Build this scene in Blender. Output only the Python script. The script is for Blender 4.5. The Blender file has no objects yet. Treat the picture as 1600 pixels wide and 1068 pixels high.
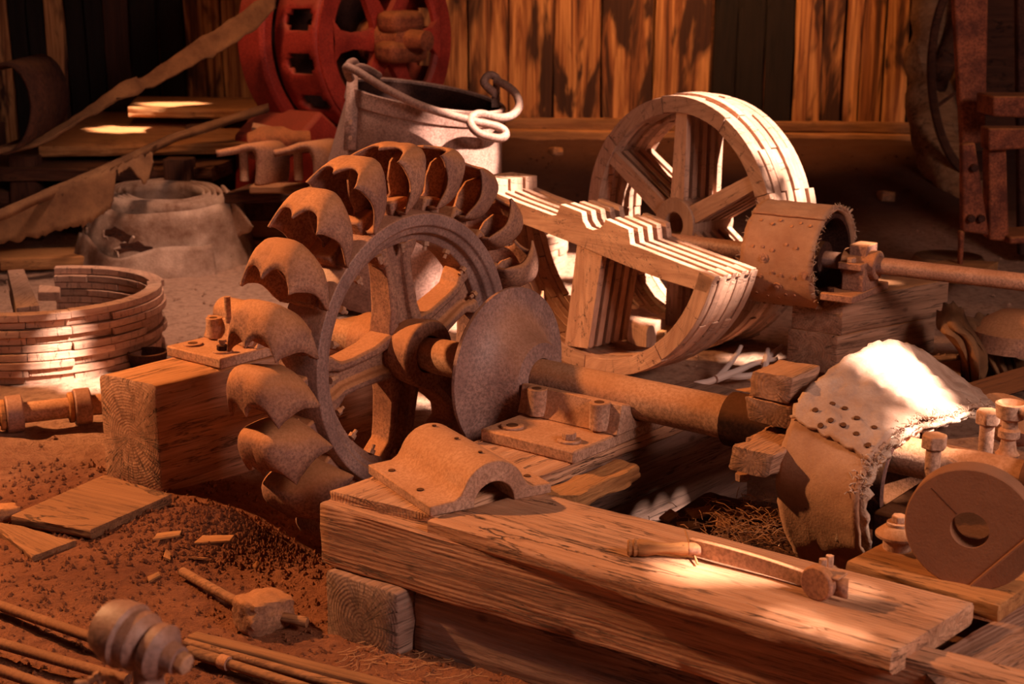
import bpy, math, random
from mathutils import Vector as V, Matrix, noise
random.seed(7)
PI = math.pi
sc = bpy.context.scene
col = sc.collection
# ------------------------------------------------------------------ camera
H = 1.12; PITCH = math.radians(14); FPX = 2222.2
cam = bpy.data.objects.new('camera', bpy.data.cameras.new('camera')); col.objects.link(cam)
cam.location = (0, 0, H); cam.rotation_euler = (PI/2 - PITCH, 0, 0)
cam.data.lens = 50; cam.data.sensor_width = 36
cam.data.dof.use_dof = True; cam.data.dof.focus_distance = 2.85; cam.data.dof.aperture_fstop = 6.5
sc.camera = cam
CF = V((0, math.cos(PITCH), -math.sin(PITCH))); CU = V((0, math.sin(PITCH), math.cos(PITCH))); CR = V((1, 0, 0)); CO = V((0, 0, H))
def ray(x, y): return CF + CR*((x-800)/FPX) + CU*((534-y)/FPX)
def G(x, y, z=0.0):
    r = ray(x, y); return CO + r*((z-H)/r.z)
def D(x, y, Y):
    r = ray(x, y); return CO + r*(Y/r.y)
def PL(x, y, P0, n):
    r = ray(x, y); return CO + r*((P0-CO).dot(n)/r.dot(n))
# ------------------------------------------------------------------ light
sc.view_settings.view_transform = 'Standard'; sc.view_settings.look = 'None'
sc.view_settings.gamma = 1; sc.view_settings.use_curve_mapping = False
sc.view_settings.exposure = 0.42
w = bpy.data.worlds.new('world'); sc.world = w; w.use_nodes = True
w.node_tree.nodes['Background'].inputs[0].default_value = (1.0, .56, .40, 1)
w.node_tree.nodes['Background'].inputs[1].default_value = .065
SUN_DIR = V((.60, -.36, .715)).normalized()          # towards the sun
def lamp(name, kind, loc, target, energy, color, **k):
    l = bpy.data.lights.new(name, kind); l.energy = energy; l.color = color
    for a, b in k.items(): setattr(l, a, b)
    o = bpy.data.objects.new(name, l); col.objects.link(o); o.location = loc
    o.rotation_euler = (V(target)-V(loc)).to_track_quat('-Z', 'Y').to_euler(); return o
lamp('sun', 'SUN', SUN_DIR*6, (0, 0, 0), 20.0, (1, .80, .69), angle=math.radians(.9))
# added area fill standing in for daylight from the right of the camera
lamp('right_daylight_fill', 'AREA', (3.1, -.5, 2.6), (.0, 2.9, .2), 105, (1, .73, .64), shape='RECTANGLE', size=1.3, size_y=1.1)
# tungsten work lamp hung on the left
lamp('work_lamp', 'SPOT', (-3.0, 3.5, 2.5), (-.15, 2.6, .1), 600, (1, .48, .20), spot_size=math.radians(68), spot_blend=.7, shadow_soft_size=.05)
lamp('wall_fill', 'SPOT', (1.0, 6.75, 2.4), (1.0, 8.15, 1.25), 170, (1, .46, .15), spot_size=math.radians(88), spot_blend=.7, shadow_soft_size=.1)  # added spot that brightens the wall boards
lamp('left_ground_fill', 'SPOT', (-.9, 4.7, 3.1), (-1.15, 5.1, 0), 300, (1, .64, .48), spot_size=math.radians(42), spot_blend=.8, shadow_soft_size=.3)  # extra spot added to brighten the mid-left ground and belt roll
lamp('red_machine_fill', 'SPOT', (-1.2, 4.6, 2.7), (-.9, 6.6, .7), 100, (1, .50, .25), spot_size=math.radians(50), spot_blend=.8, shadow_soft_size=.15)  # extra spot aimed at the red machine
# ------------------------------------------------------------------ materials
def new_mat(name, rough=.85, metal=0.0):
    m = bpy.data.materials.new(name); m.use_nodes = True
    b = m.node_tree.nodes['Principled BSDF']; b.inputs['Roughness'].default_value = rough; b.inputs['Metallic'].default_value = metal
    b.inputs['Specular IOR Level'].default_value = .3
    return m, m.node_tree, b
class NT:
    def __init__(s, nt): s.nt = nt
    def n(s, t, **p):
        x = s.nt.nodes.new(t)
        for k, v in p.items(): setattr(x, k, v)
        return x
    def l(s, a, b): s.nt.links.new(a, b)
    def math(s, op, a, b=None, c=None, clamp=False):
        x = s.n('ShaderNodeMath', operation=op, use_clamp=clamp)
        for i, v in enumerate((a, b, c)):
            if v is None: continue
            if isinstance(v, (int, float)): x.inputs[i].default_value = v
            else: s.l(v, x.inputs[i])
        return x.outputs[0]
    def noise(s, vec, scale, detail=4, rough=.6, dist=0.0):
        x = s.n('ShaderNodeTexNoise'); x.inputs['Scale'].default_value = scale; x.inputs['Detail'].default_value = detail
        x.inputs['Roughness'].default_value = rough; x.inputs['Distortion'].default_value = dist
        if vec is not None: s.l(vec, x.inputs['Vector'])
        return x.outputs['Fac']
    def ramp(s, fac, stops):
        x = s.n('ShaderNodeValToRGB'); e = x.color_ramp.elements
        while len(e) < len(stops): e.new(.5)
        for el, (p, c) in zip(e, stops):
            el.position = p; el.color = (c, c, c, 1) if isinstance(c, (int, float)) else (*c, 1)
        s.l(fac, x.inputs[0]); return x.outputs[0]
    def mix(s, f, a, b, mode='MIX'):
        x = s.n('ShaderNodeMix', data_type='RGBA', blend_type=mode)
        for k, v in ((0, f), (6, a), (7, b)):
            if isinstance(v, (int, float)): x.inputs[k].default_value = v
            elif isinstance(v, tuple): x.inputs[k].default_value = (*v, 1)
            else: s.l(v, x.inputs[k])
        return x.outputs[2]
    def obj(s, scale=(1, 1, 1), rand=True):
        tc = s.n('ShaderNodeTexCoord'); mp = s.n('ShaderNodeMapping'); s.l(tc.outputs['Object'], mp.inputs[0]); mp.inputs['Scale'].default_value = scale
        if rand:
            oi = s.n('ShaderNodeObjectInfo'); c = s.n('ShaderNodeCombineXYZ'); v = s.math('MULTIPLY', oi.outputs['Random'], 37.0)
            s.l(v, c.inputs[0]); s.l(v, c.inputs[1]); s.l(v, c.inputs[2]); s.l(c.outputs[0], mp.inputs['Location'])
        return mp.outputs[0]
    def bump(s, h, b, strength=.4, dist=.01):
        x = s.n('ShaderNodeBump'); x.inputs['Strength'].default_value = strength; x.inputs['Distance'].default_value = dist
        s.l(h, x.inputs['Height']); s.l(x.outputs[0], b.inputs['Normal'])
    def up(s):
        g = s.n('ShaderNodeNewGeometry'); sp = s.n('ShaderNodeSeparateXYZ'); s.l(g.outputs['Normal'], sp.inputs[0])
        return sp.outputs[2]
    def rnd(s): return s.n('ShaderNodeObjectInfo').outputs['Random']
def wood(name, c1, c2, dust=(.62, .24, .07), dustk=.6, crack=.06, rings=.35, var=.3, rough=.85, bump=.5, freq=1.0, knots=.6, gs=(1.2, 16, 16)):
    m, nt, b = new_mat(name, rough); s = NT(nt)
    g = s.noise(s.obj(tuple(q*freq for q in gs)), 3.0, 6, .65, .6)
    base = s.ramp(g, [(.32, c2), (.62, c1)])
    big = s.noise(s.obj((1, 3, 3)), 2.5, 3)
    base = s.mix(s.ramp(big, [(.35, .55), (.7, 0.0)]), base, c2)
    tc = s.n('ShaderNodeTexCoord'); sp = s.n('ShaderNodeSeparateXYZ'); s.l(tc.outputs['Object'], sp.inputs[0])
    rr = s.math('SQRT', s.math('ADD', s.math('MULTIPLY', sp.outputs[1], sp.outputs[1]), s.math('MULTIPLY', sp.outputs[2], sp.outputs[2])))
    rr = s.math('ADD', rr, s.math('MULTIPLY', s.noise(s.obj((2, 9, 9)), 1.5, 2), .02))
    ring = s.math('MULTIPLY', s.math('ADD', s.math('SINE', s.math('MULTIPLY', rr, 900.0*freq)), 1.0), .5)
    base = s.mix(s.math('MULTIPLY', ring, rings), base, c2)
    ang = s.math('ARCTAN2', sp.outputs[2], sp.outputs[1])
    cb = s.n('ShaderNodeCombineXYZ'); s.l(s.math('MULTIPLY', sp.outputs[0], 1.2), cb.inputs[0]); s.l(s.math('MULTIPLY', ang, 2.6), cb.inputs[1]); s.l(s.math('MULTIPLY', rr, 3.0), cb.inputs[2])
    ck = s.noise(cb.outputs[0], 2.6, 5, .6, .4)
    d = s.math('ABSOLUTE', s.math('SUBTRACT', ck, .5))
    cr = s.ramp(d, [(0.0, 1.0), (.008+crack*.1, 0.0)])
    gate = s.ramp(s.noise(s.obj((2, 6, 6)), 1.6, 2), [(.40, 0.0), (.52, 1.0)])
    cr = s.math('MULTIPLY', cr, gate)
    kn = s.n('ShaderNodeTexVoronoi'); kn.inputs['Scale'].default_value = 9; s.l(s.obj((.8, 1.5, 1.5)), kn.inputs['Vector'])
    knot = s.ramp(kn.outputs['Distance'], [(.05, 1.0), (.12, 0.0)])
    base = s.mix(s.math('MULTIPLY', knot, knots), base, tuple(x*.35 for x in c2))
    up = s.ramp(s.math('ADD', s.up(), s.math('MULTIPLY', s.noise(s.obj(), 6, 4), .6)), [(.75, 0.0), (1.25, 1.0)])
    base = s.mix(s.math('MULTIPLY', up, dustk), base, dust)
    hair = s.noise(s.obj(tuple(q*(3.75 if q > 2 else .6) for q in gs)), 3.0, 3, .7)
    base = s.mix(s.ramp(hair, [(.36, .28), (.46, 0.0)]), base, tuple(x*.5 for x in c2))
    c2b = s.n('ShaderNodeCombineXYZ'); s.l(s.math('MULTIPLY', sp.outputs[0], .7), c2b.inputs[0]); s.l(s.math('MULTIPLY', ang, 9.0), c2b.inputs[1]); s.l(s.math('MULTIPLY', rr, 9.0), c2b.inputs[2])
    c2n = s.math('ABSOLUTE', s.math('SUBTRACT', s.noise(c2b.outputs[0], 2.2, 3, .6, .3), .5))
    sn = s.n('ShaderNodeSeparateXYZ'); s.l(tc.outputs['Normal'], sn.inputs[0]); endm = s.ramp(s.math('ABSOLUTE', sn.outputs[0]), [(.6, .12), (.8, 1.0)])
    cr = s.math('MULTIPLY', cr, s.ramp(endm, [(.1, .75), (1.0, 1.0)]))
    cr = s.math('MAXIMUM', cr, s.math('MULTIPLY', endm, s.math('MULTIPLY', s.ramp(c2n, [(0.0, 1.0), (.006+crack*.06, 0.0)]), min(1.0, crack*2.6))))
    base = s.mix(cr, base, tuple(x*.05 for x in c2))
    hv = s.n('ShaderNodeHueSaturation'); s.l(base, hv.inputs['Color']); s.l(s.math('ADD', s.math('MULTIPLY', s.rnd(), var), 1-var/2), hv.inputs['Value'])
    s.l(hv.outputs[0], b.inputs['Base Color'])
    h = s.math('SUBTRACT', s.math('ADD', s.math('MULTIPLY', g, .8), s.math('MULTIPLY', ring, .15)), s.math('MULTIPLY', cr, 2.0))
    h = s.math('ADD', h, s.math('MULTIPLY', s.noise(s.obj(), 90, 3), .25))
    s.bump(h, b, bump, .006)
    return m
def rust(name, c1, c2, dust=(.66, .24, .06), dustk=.75, rough=.8, bump=.35, sc_=9, metal=0.0, spec=.3):
    m, nt, b = new_mat(name, rough, metal); s = NT(nt)
    b.inputs['Specular IOR Level'].default_value = spec
    g = s.noise(s.obj(), sc_, 6, .65)
    base = s.ramp(g, [(.36, c2), (.6, c1)])
    f = s.noise(s.obj(), 160, 3, .7)
    base = s.mix(s.ramp(f, [(.38, .7), (.60, 0.0)]), base, tuple(x*.5 for x in c2))
    up = s.ramp(s.math('ADD', s.up(), s.math('MULTIPLY', s.noise(s.obj(), 7, 5), .9)), [(.55, 0.0), (1.3, 1.0)])
    base = s.mix(s.math('MULTIPLY', up, dustk), base, dust)
    s.l(base, b.inputs['Base Color'])
    s.bump(s.math('ADD', s.math('MULTIPLY', f, .5), g), b, bump, .004)
    return m
def canvas(name, c1, c2, sc_=7, bump=.5):
    m, nt, b = new_mat(name, .95); s = NT(nt)
    g = s.noise(s.obj(), sc_, 6, .65)
    base = s.ramp(g, [(.34, c2), (.62, c1)])
    f = s.noise(s.obj(), 210, 2, .7)
    base = s.mix(s.ramp(f, [(.3, .35), (.6, 0.0)]), base, c2)
    fl = s.noise(s.obj(), 26, 5, .75)
    base = s.mix(s.ramp(fl, [(.66, 0.0), (.72, .8)]), base, tuple(x*.4 for x in c2))
    s.l(base, b.inputs['Base Color'])
    s.bump(s.math('ADD', s.math('MULTIPLY', f, .35), s.math('MULTIPLY', fl, 1.0)), b, bump, .006)
    return m
M = {}
M['timber'] = wood('timber_wood', (.60, .32, .20), (.27, .125, .07), crack=.18, bump=.5)
M['plank'] = wood('plank_wood', (.64, .34, .20), (.38, .17, .09), dustk=.2, crack=.07, rings=.2, bump=.8)
M['old'] = wood('weathered_wood', (.52, .31, .23), (.20, .10, .07), dustk=.2, crack=.15, bump=.6)
M['pattern'] = wood('pattern_wood', (.60, .35, .235), (.36, .18, .115), dustk=.15, crack=0, rings=0, var=.45, freq=1.3, knots=.15, gs=(14, 9, 1.4))
M['pattern_bar'] = wood('pattern_bar_wood', (.60, .35, .235), (.36, .18, .115), dustk=.15, crack=0, rings=0, var=.4, freq=1.3, knots=.15, gs=(14, 1.4, 9))
M['orange'] = wood('orange_wood', (.55, .25, .09), (.30, .11, .035), dustk=.5, crack=.05, rings=.2)
M['dark'] = wood('dark_wood', (.13, .045, .02), (.05, .015, .008), dustk=.12, crack=.1)
M['rust'] = rust('dusty_rust', (.48, .23, .14), (.27, .12, .085), dustk=.5)
M['rustp'] = rust('violet_brown_rust', (.42, .23, .18), (.26, .135, .11), dustk=.3, rough=.55, spec=.5)
M['iron'] = rust('pale_dusty_iron', (.58, .33, .22), (.38, .19, .12), dustk=.45)
M['darkiron'] = rust('dark_iron', (.08, .03, .02), (.03, .012, .01), dustk=.15, spec=.08)
M['redrust'] = rust('red_brown_rust', (.38, .10, .04), (.12, .028, .014), dustk=.3, sc_=14)
M['rodrust'] = rust('brown_rod_rust', (.22, .09, .045), (.10, .035, .02), dustk=.3)
M['red'] = rust('faded_red_paint', (.50, .05, .028), (.27, .022, .014), dust=(.45, .12, .06), dustk=.5, rough=.6, bump=.2, sc_=5)
M['tin'] = rust('stained_galvanised_sheet', (.42, .23, .175), (.19, .09, .065), dust=(.5, .27, .16), dustk=.2, rough=.6, bump=.15, sc_=4)
M['canvas'] = canvas('stiff_canvas', (.60, .38, .27), (.36, .19, .12))
M['tan'] = canvas('tan_belting', (.50, .27, .16), (.32, .15, .085), bump=.35)
M['brownbelt'] = canvas('brown_leather', (.27, .12, .048), (.12, .048, .02), bump=.3)
M['oldcanvas'] = canvas('stained_old_canvas', (.58, .37, .26), (.17, .075, .04), sc_=5, bump=.8)
M['fray'] = canvas('frayed_fibre', (.66, .46, .34), (.30, .16, .09), sc_=30, bump=1.0)
M['straw'] = new_mat('straw')[0]; M['straw'].node_tree.nodes['Principled BSDF'].inputs['Base Color'].default_value = (.45, .20, .08, 1)
M['pale'] = new_mat('pale_bark')[0]; M['pale'].node_tree.nodes['Principled BSDF'].inputs['Base Color'].default_value = (.62, .45, .38, 1)
def dirt():
    m, nt, b = new_mat('red_dirt', 1.0); s = NT(nt)
    tc = s.n('ShaderNodeTexCoord').outputs['Object']
    g = s.noise(tc, 1.6, 7, .65); f = s.noise(tc, 38, 6, .7); ff = s.noise(tc, 150, 4, .7)
    base = s.ramp(g, [(.36, (.19, .055, .02)), (.62, (.37, .13, .052))])
    # paler dust towards the middle of the floor, with sunlit brightness painted in
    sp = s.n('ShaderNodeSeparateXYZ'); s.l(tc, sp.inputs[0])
    far = s.ramp(s.math('ADD', s.math('MULTIPLY', sp.outputs[1], .2), s.math('MULTIPLY', g, .25)), [(.73, 0.0), (.87, 1.0)])
    far2 = s.ramp(s.math('MULTIPLY', sp.outputs[1], .1), [(.57, 1.0), (.66, 0.0)])
    base = s.mix(s.math('MULTIPLY', far, far2), base, (.56, .31, .20))
    back_dark = s.ramp(s.math('ADD', s.math('MULTIPLY', sp.outputs[1], .1), s.math('MULTIPLY', g, .06)), [(.66, 0.0), (.70, .85)])  # darker colour towards the back wall
    base = s.mix(back_dark, base, (.05, .016, .008))
    base = s.mix(s.ramp(f, [(.3, .6), (.55, 0.0)]), base, (.13, .035, .014))
    s.l(base, b.inputs['Base Color'])
    s.bump(s.math('ADD', f, s.math('MULTIPLY', ff, .5)), b, .9, .02); return m
M['disc'] = canvas('brown_disc_wood', (.33, .14, .07), (.26, .105, .05), bump=.2)
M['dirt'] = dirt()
M['logbark'] = wood('log_bark', (.44, .23, .12), (.16, .07, .035), dustk=.2, crack=.02, knots=0)
M['dusk'] = wood('shaded_dusty_wood', (.36, .16, .075), (.17, .07, .03), dustk=.25, crack=.08)  # dusty brown wood with half-shade darkening put into its colour
M['stone'] = rust('dusty_stone', (.42, .20, .11), (.26, .11, .06), dustk=.5, bump=.8, sc_=14)
def board_mat():
    m, nt, b = new_mat('charred_wall_board', .8); s = NT(nt)
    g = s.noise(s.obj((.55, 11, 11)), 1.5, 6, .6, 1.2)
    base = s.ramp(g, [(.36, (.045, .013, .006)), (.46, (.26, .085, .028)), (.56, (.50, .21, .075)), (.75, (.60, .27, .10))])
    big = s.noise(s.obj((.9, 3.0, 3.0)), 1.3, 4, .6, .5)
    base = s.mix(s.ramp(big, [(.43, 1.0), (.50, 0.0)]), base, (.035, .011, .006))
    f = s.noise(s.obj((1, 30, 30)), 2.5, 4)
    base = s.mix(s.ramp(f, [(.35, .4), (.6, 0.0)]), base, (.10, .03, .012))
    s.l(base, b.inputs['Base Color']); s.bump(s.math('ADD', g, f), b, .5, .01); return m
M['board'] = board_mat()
M['unlit'] = wood('unlit_wood', (.018, .007, .004), (.008, .003, .002), dustk=.05)  # near-black wood that paints in the unlit stretches of wall
# ------------------------------------------------------------------ mesh helpers
class MB:
    def __init__(s): s.v = []; s.f = []
    def add(s, vs, fs, Mx=None):
        o = len(s.v)
        s.v += [Mx @ V(v) if Mx else V(v) for v in vs]; s.f += [tuple(i+o for i in f) for f in fs]; return s
    def box(s, x0, x1, y0, y1, z0, z1, Mx=None):
        return s.add([(x0,y0,z0),(x1,y0,z0),(x1,y1,z0),(x0,y1,z0),(x0,y0,z1),(x1,y0,z1),(x1,y1,z1),(x0,y1,z1)],
                     [(3,2,1,0),(4,5,6,7),(0,1,5,4),(1,2,6,5),(2,3,7,6),(3,0,4,7)], Mx)
    def prism(s, poly, vec):           # poly: list of 3D points (ccw seen from +vec), vec: extrusion
        n = len(poly); vec = V(vec); p = [V(q) for q in poly]
        return s.add(p + [q+vec for q in p], [tuple(range(n-1, -1, -1)), tuple(range(n, 2*n))] + [(i, (i+1) % n, n+(i+1) % n, n+i) for i in range(n)])
    def grid(s, rows, close_u=False, close_v=False):
        r = len(rows); c = len(rows[0]); vs = [p for row in rows for p in row]
        fs = [(i*c+j, i*c+(j+1) % c, ((i+1) % r)*c+(j+1) % c, ((i+1) % r)*c+j) for i in range(r if close_v else r-1) for j in range(c if close_u else c-1)]
        return s.add(vs, fs)
    def lathe(s, prof, n=32, a0=0, a1=2*PI, closed=False, Mx=None):   # prof: (x, r) about X
        full = abs(a1-a0-2*PI) < 1e-6; k = n if full else n+1
        rows = []
        for x, r in prof:
            rows.append([V((x, r*math.cos(a0+(a1-a0)*i/n), r*math.sin(a0+(a1-a0)*i/n))) for i in range(k)])
        if Mx: rows = [[Mx @ p for p in q] for q in rows]
        c = len(s.v); s.grid(rows, full, closed)
        if closed and not full:
            L = len(prof); s.f.append(tuple(c+i*k for i in range(L))); s.f.append(tuple(c+i*k+k-1 for i in range(L-1, -1, -1)))
        return s
    def cyl(s, p0, p1, r0, r1=None, n=16, prof=None):
        p0 = V(p0); p1 = V(p1); r1 = r0 if r1 is None else r1; L = (p1-p0).length
        Mx = frame(p0, p1-p0)
        if prof is None: prof = [(0, 0.0001), (0, r0), (L, r1), (L, .0001)]
        return s.lathe(prof, n, Mx=Mx)
    def tube(s, pts, r, n=10, caps=True):
        pts = [V(p) for p in pts]; rows = []; up = V((0, 0, 1)); k = len(pts)
        rr = r if isinstance(r, (list, tuple)) else [r]*k
        for i, p in enumerate(pts):
            t = (pts[min(i+1, k-1)]-pts[max(i-1, 0)]).normalized()
            if i == 0:
                if abs(t.dot(up)) > .9: up = V((1, 0, 0))
                x = t.cross(up).normalized()
            else: x = (x - t*x.dot(t)).normalized()
            y = t.cross(x)
            rows.append([p+(x*math.cos(2*PI*j/n)+y*math.sin(2*PI*j/n))*rr[i] for j in range(n)])
        c = len(s.v); s.grid(rows, True)
        if caps: s.f.append(tuple(c+j for j in range(n))); s.f.append(tuple(c+(k-1)*n+j for j in range(n-1, -1, -1)))
        return s
def frame(p, x, up=(0, 0, 1)):
    x = V(x).normalized(); z = V(up)
    if abs(x.dot(z.normalized())) > .98: z = V((0, 1, 0))
    z = (z - x*z.dot(x)).normalized(); y = z.cross(x)
    m = Matrix((x, y, z)).transposed().to_4x4(); m.translation = V(p); return m
WORLD = {}
def add(name, mb, mat, Mx=None, par=None, smooth=True, bev=0, sub=0, solid=0, ang=38, world=False, disp=0):
    """Mx: object's world matrix; mesh vertices are local (or world coordinates when world=True)."""
    if Mx is None: Mx = WORLD[par.name].copy() if par and par.name in WORLD else Matrix()
    if isinstance(mb, MB):
        vs = mb.v
        if world:
            if par is None and Mx == Matrix():
                c = sum((V(q) for q in vs), V())/len(vs); zmin = min(q[2] for q in vs); Mx = Matrix.Translation((c.x, c.y, zmin))
            inv = Mx.inverted(); vs = [inv @ V(q) for q in vs]
        me = bpy.data.meshes.new(name); me.from_pydata([tuple(q) for q in vs], [], mb.f); me.validate()
        import bmesh
        bm = bmesh.new(); bm.from_mesh(me); bmesh.ops.remove_doubles(bm, verts=bm.verts, dist=1e-5); bmesh.ops.recalc_face_normals(bm, faces=bm.faces); bm.to_mesh(me); bm.free()
        me.materials.append(M[mat])
        if smooth: me.shade_smooth(); me.set_sharp_from_angle(angle=math.radians(ang))
    else: me = mb
    o = bpy.data.objects.new(name, me); col.objects.link(o)
    if par: o.parent = par; o.matrix_basis = WORLD[par.name].inverted() @ Mx
    else: o.matrix_basis = Mx
    WORLD[o.name] = Mx.copy()
    if solid: md = o.modifiers.new('solid', 'SOLIDIFY'); md.thickness = solid; md.offset = 0
    if bev: md = o.modifiers.new('bevel', 'BEVEL'); md.width = bev; md.segments = 2; md.limit_method = 'ANGLE'; md.harden_normals = False
    if sub: md = o.modifiers.new('sub', 'SUBSURF'); md.levels = sub; md.render_levels = sub
    return o
def tag(o, label=None, cat=None, group=None, kind=None):
    if label: o['label'] = label
    if cat: o['category'] = cat
    if group: o['group'] = group
    if kind: o['kind'] = kind
    return o
def thing(name, label, cat, loc=None, Mx=None, group=None):
    o = bpy.data.objects.new(name, None); col.objects.link(o); o.empty_display_size = .05
    Mx = Mx.copy() if Mx else Matrix.Translation(V(loc)); o.matrix_basis = Mx; WORLD[o.name] = Mx
    return tag(o, label, cat, group)
def beam8(A, B, nu=22, rough=.004, rnd=.12, seed=0, twist=0):
    """timber between end quads A and B (4 world points each, in ring order), worn rounded edges.  -> (MB in local frame, matrix)"""
    A = [V(p) for p in A]; B = [V(p) for p in B]
    cA = sum(A, V())/4; cB = sum(B, V())/4; Mx = frame((cA+cB)/2, cB-cA); inv = Mx.inverted()
    wA = (A[1]-A[0]).length; hA = (A[3]-A[0]).length; r = rnd*min(wA, hA)
    per = []
    ns = 5
    for (sx, sy, dx, dy) in ((0, 0, 1, 0), (1, 0, 0, 1), (1, 1, -1, 0), (0, 1, 0, -1)):
        # side from corner to the next, with rounding at both ends
        L = wA if dx else hA; q = r/L
        for k in range(ns+1):
            t = q + (1-2*q)*k/ns
            per.append((sx+dx*t, sy+dy*t))
        # rounded corner mid
        cx, cy = sx+dx, sy+dy; a = r/wA*.30; b = r/hA*.30
        per.append((cx+(a if cx < .5 else -a), cy+(b if cy < .5 else -b)))
    rows = []
    for i in range(nu+1):
        u = i/nu; row = []
        Q = [A[k].lerp(B[k], u) for k in range(4)]; cc = sum(Q, V())/4
        for (x, y) in per:
            p = (Q[0]*(1-x)+Q[1]*x)*(1-y)+(Q[3]*(1-x)+Q[2]*x)*y
            d = (p-cc).normalized(); nn = noise.noise(V((u*3.1+seed*7.7, x*4+seed, y*4)))+.5*noise.noise(V((u*11+seed, x*9, y*9+seed)))
            e = 1.6 if (x in (0, 1)) == (y in (0, 1)) else .8
            row.append(inv @ (p+d*nn*rough*e))
        rows.append(row)
    mb = MB(); mb.grid(rows, True)
    n = len(per)
    for i, sg in ((0, -1), (nu, 1)):
        c = sum((rows[i][k] for k in range(n)), V())/n; o = len(mb.v)
        ring = [rows[i][k].lerp(c, .04)+V((sg*.25*min(.012, r), 0, 0)) for k in range(n)]
        ring2 = [rows[i][k].lerp(c, .5)+V((sg*.25*min(.012, r)+noise.noise(V((k*.7, seed, i)))*rough*.4, 0, 0)) for k in range(n)]
        mb.v += [V(q) for q in rows[i]]+ring+ring2+[c+V((sg*.25*min(.012, r), 0, 0))]
        for a in range(2):
            for k in range(n): f = (o+a*n+k, o+a*n+(k+1) % n, o+(a+1)*n+(k+1) % n, o+(a+1)*n+k); mb.f.append(f)
        for k in range(n): mb.f.append((o+2*n+k, o+2*n+(k+1) % n, o+3*n))
    return mb, Mx
def timber(name, A, B, mat, label=None, cat=None, par=None, group=None, **k):
    mb, Mx = beam8(A, B, **k); o = add(name, mb, mat, Mx, par, ang=50)
    return tag(o, label, cat, group) if label else o
def slab(name, px, z, th, mat, label=None, cat='board', group=None, par=None, pts=None, rough=.003, seed=None, rnd=.2, nu=24):
    """board whose top face has the four corners px (p0->p1 is one long side), top height(s) z"""
    zs = z if isinstance(z, (list, tuple)) else [z]*4
    P = pts or [G(x, y, zz) for (x, y), zz in zip(px, zs)]
    dn = V((0, 0, -th))
    A = [P[0]+dn, P[3]+dn, P[3], P[0]]; B = [P[1]+dn, P[2]+dn, P[2], P[1]]
    return timber(name, A, B, mat, label, cat, par, group, rough=rough, seed=seed if seed is not None else random.random()*50, rnd=rnd, nu=nu)
def hexbolt(mb, p, ax, r, h, n=6):
    p = V(p); ax = V(ax).normalized(); mb.cyl(p, p+ax*h, r, n=n); return mb
# machine frame: a along the big shaft (towards right and camera), b across it (right and away)
MC = V((-.207, 3.074, .33)); MD = V((.777, -.6295, 0)).normalized(); MV = V((.6295, .777, 0)).normalized()
MM = Matrix((MD, MV, V((0, 0, 1)))).transposed().to_4x4(); MM.translation = MC
def W(a, b, z): return MC*1 + MD*a + MV*b + V((0, 0, z-MC.z))
def quad(a, b0, b1, z0, z1): return [W(a, b0, z0), W(a, b1, z0), W(a, b1, z1), W(a, b0, z1)]
def quadb(b, a0, a1, z0, z1): return [W(a0, b, z0), W(a1, b, z0), W(a1, b, z1), W(a0, b, z1)]
# ================================================================== SETTING
def ground_h(x, y):
    h = .018*noise.noise(V((x*1.3, y*1.3, 0)))+.012*noise.noise(V((x*4, y*4, 3)))+.005*noise.noise(V((x*14, y*14, 5)))+.005*noise.noise(V((x*31, y*31, 5)))+.0025*noise.noise(V((x*70, y*70, 1)))
    p = V((x, y))
    def bump(cx, cy, r, a): return a*math.exp(-((x-cx)**2+(y-cy)**2)/(r*r))
    h += bump(-.32, 3.02, .24, -.16)+bump(-.62, 2.86, .13, .045)+bump(-.30, 2.62, .12, .03)
    h += bump(.25, 3.2, .3, -.05)
    if y > 5.6: h += .30*min(1, (y-5.6)/2.2)**1.3*(1 if x > -.5 else .5)*(1+.3*noise.noise(V((x, y, 9))))
    h += bump(-.75, 2.75, .25, .01)
    return h
def build_ground():
    xs = []; x = -5.0
    while x < 6.5: xs.append(x); x += .018 if -1.6 < x < .9 else .07
    ys = []; y = .9
    while y < 8.6: ys.append(y); y += .016 if 1.9 < y < 3.6 else .06
    rows = [[V((x, y, ground_h(x, y))) for x in xs] for y in ys]
    mb = MB(); mb.grid(rows)
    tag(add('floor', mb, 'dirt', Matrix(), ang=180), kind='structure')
    mb = MB(); mb.box(-7, 9, -6, .92, -.12, -.04); tag(add('floor', mb, 'dirt', Matrix()), kind='structure')
build_ground()
# back wall of upright boards
WY = 8.15
wall = thing('wall_back', None, None, loc=(0, WY, 0)); wall['kind'] = 'structure'
edges = [-30, 20, 48, 75, 105, 140, 165, 205, 250, 290, 320, 347, 400, 440, 500, 560, 620, 690, 730, 795, 865, 940, 1020, 1112, 1150, 1195, 1240, 1284, 1320, 1345, 1382, 1420, 1470, 1530, 1600, 1660]
for i, (e0, e1) in enumerate(zip(edges, edges[1:])):
    x0 = D(e0, 100, WY).x+.008; x1 = D(e1, 100, WY).x-.008; yo = random.uniform(-.02, .02)
    z0 = .1; zt = 3.0
    A = [V((x0, WY+yo, z0)), V((x1, WY+yo, z0)), V((x1, WY+yo+.035, z0)), V((x0, WY+yo+.035, z0))]
    B = [q+V((random.uniform(-.01, .01), 0, zt-z0)) for q in A]
    timber('board', A, B, 'unlit' if 1112 <= e0 < 1240 or (i < 10 and i % 3) or e0 in (400, 440, 1420) else 'board', par=wall, seed=i, rough=.012, rnd=.1, nu=26)
mb = MB(); mb.box(-6, 9, WY+.06, WY+.12, -.1, 3.0); add('backing_boards', mb, 'dark', Matrix.Translation((0, 0, 0)), wall)
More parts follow.
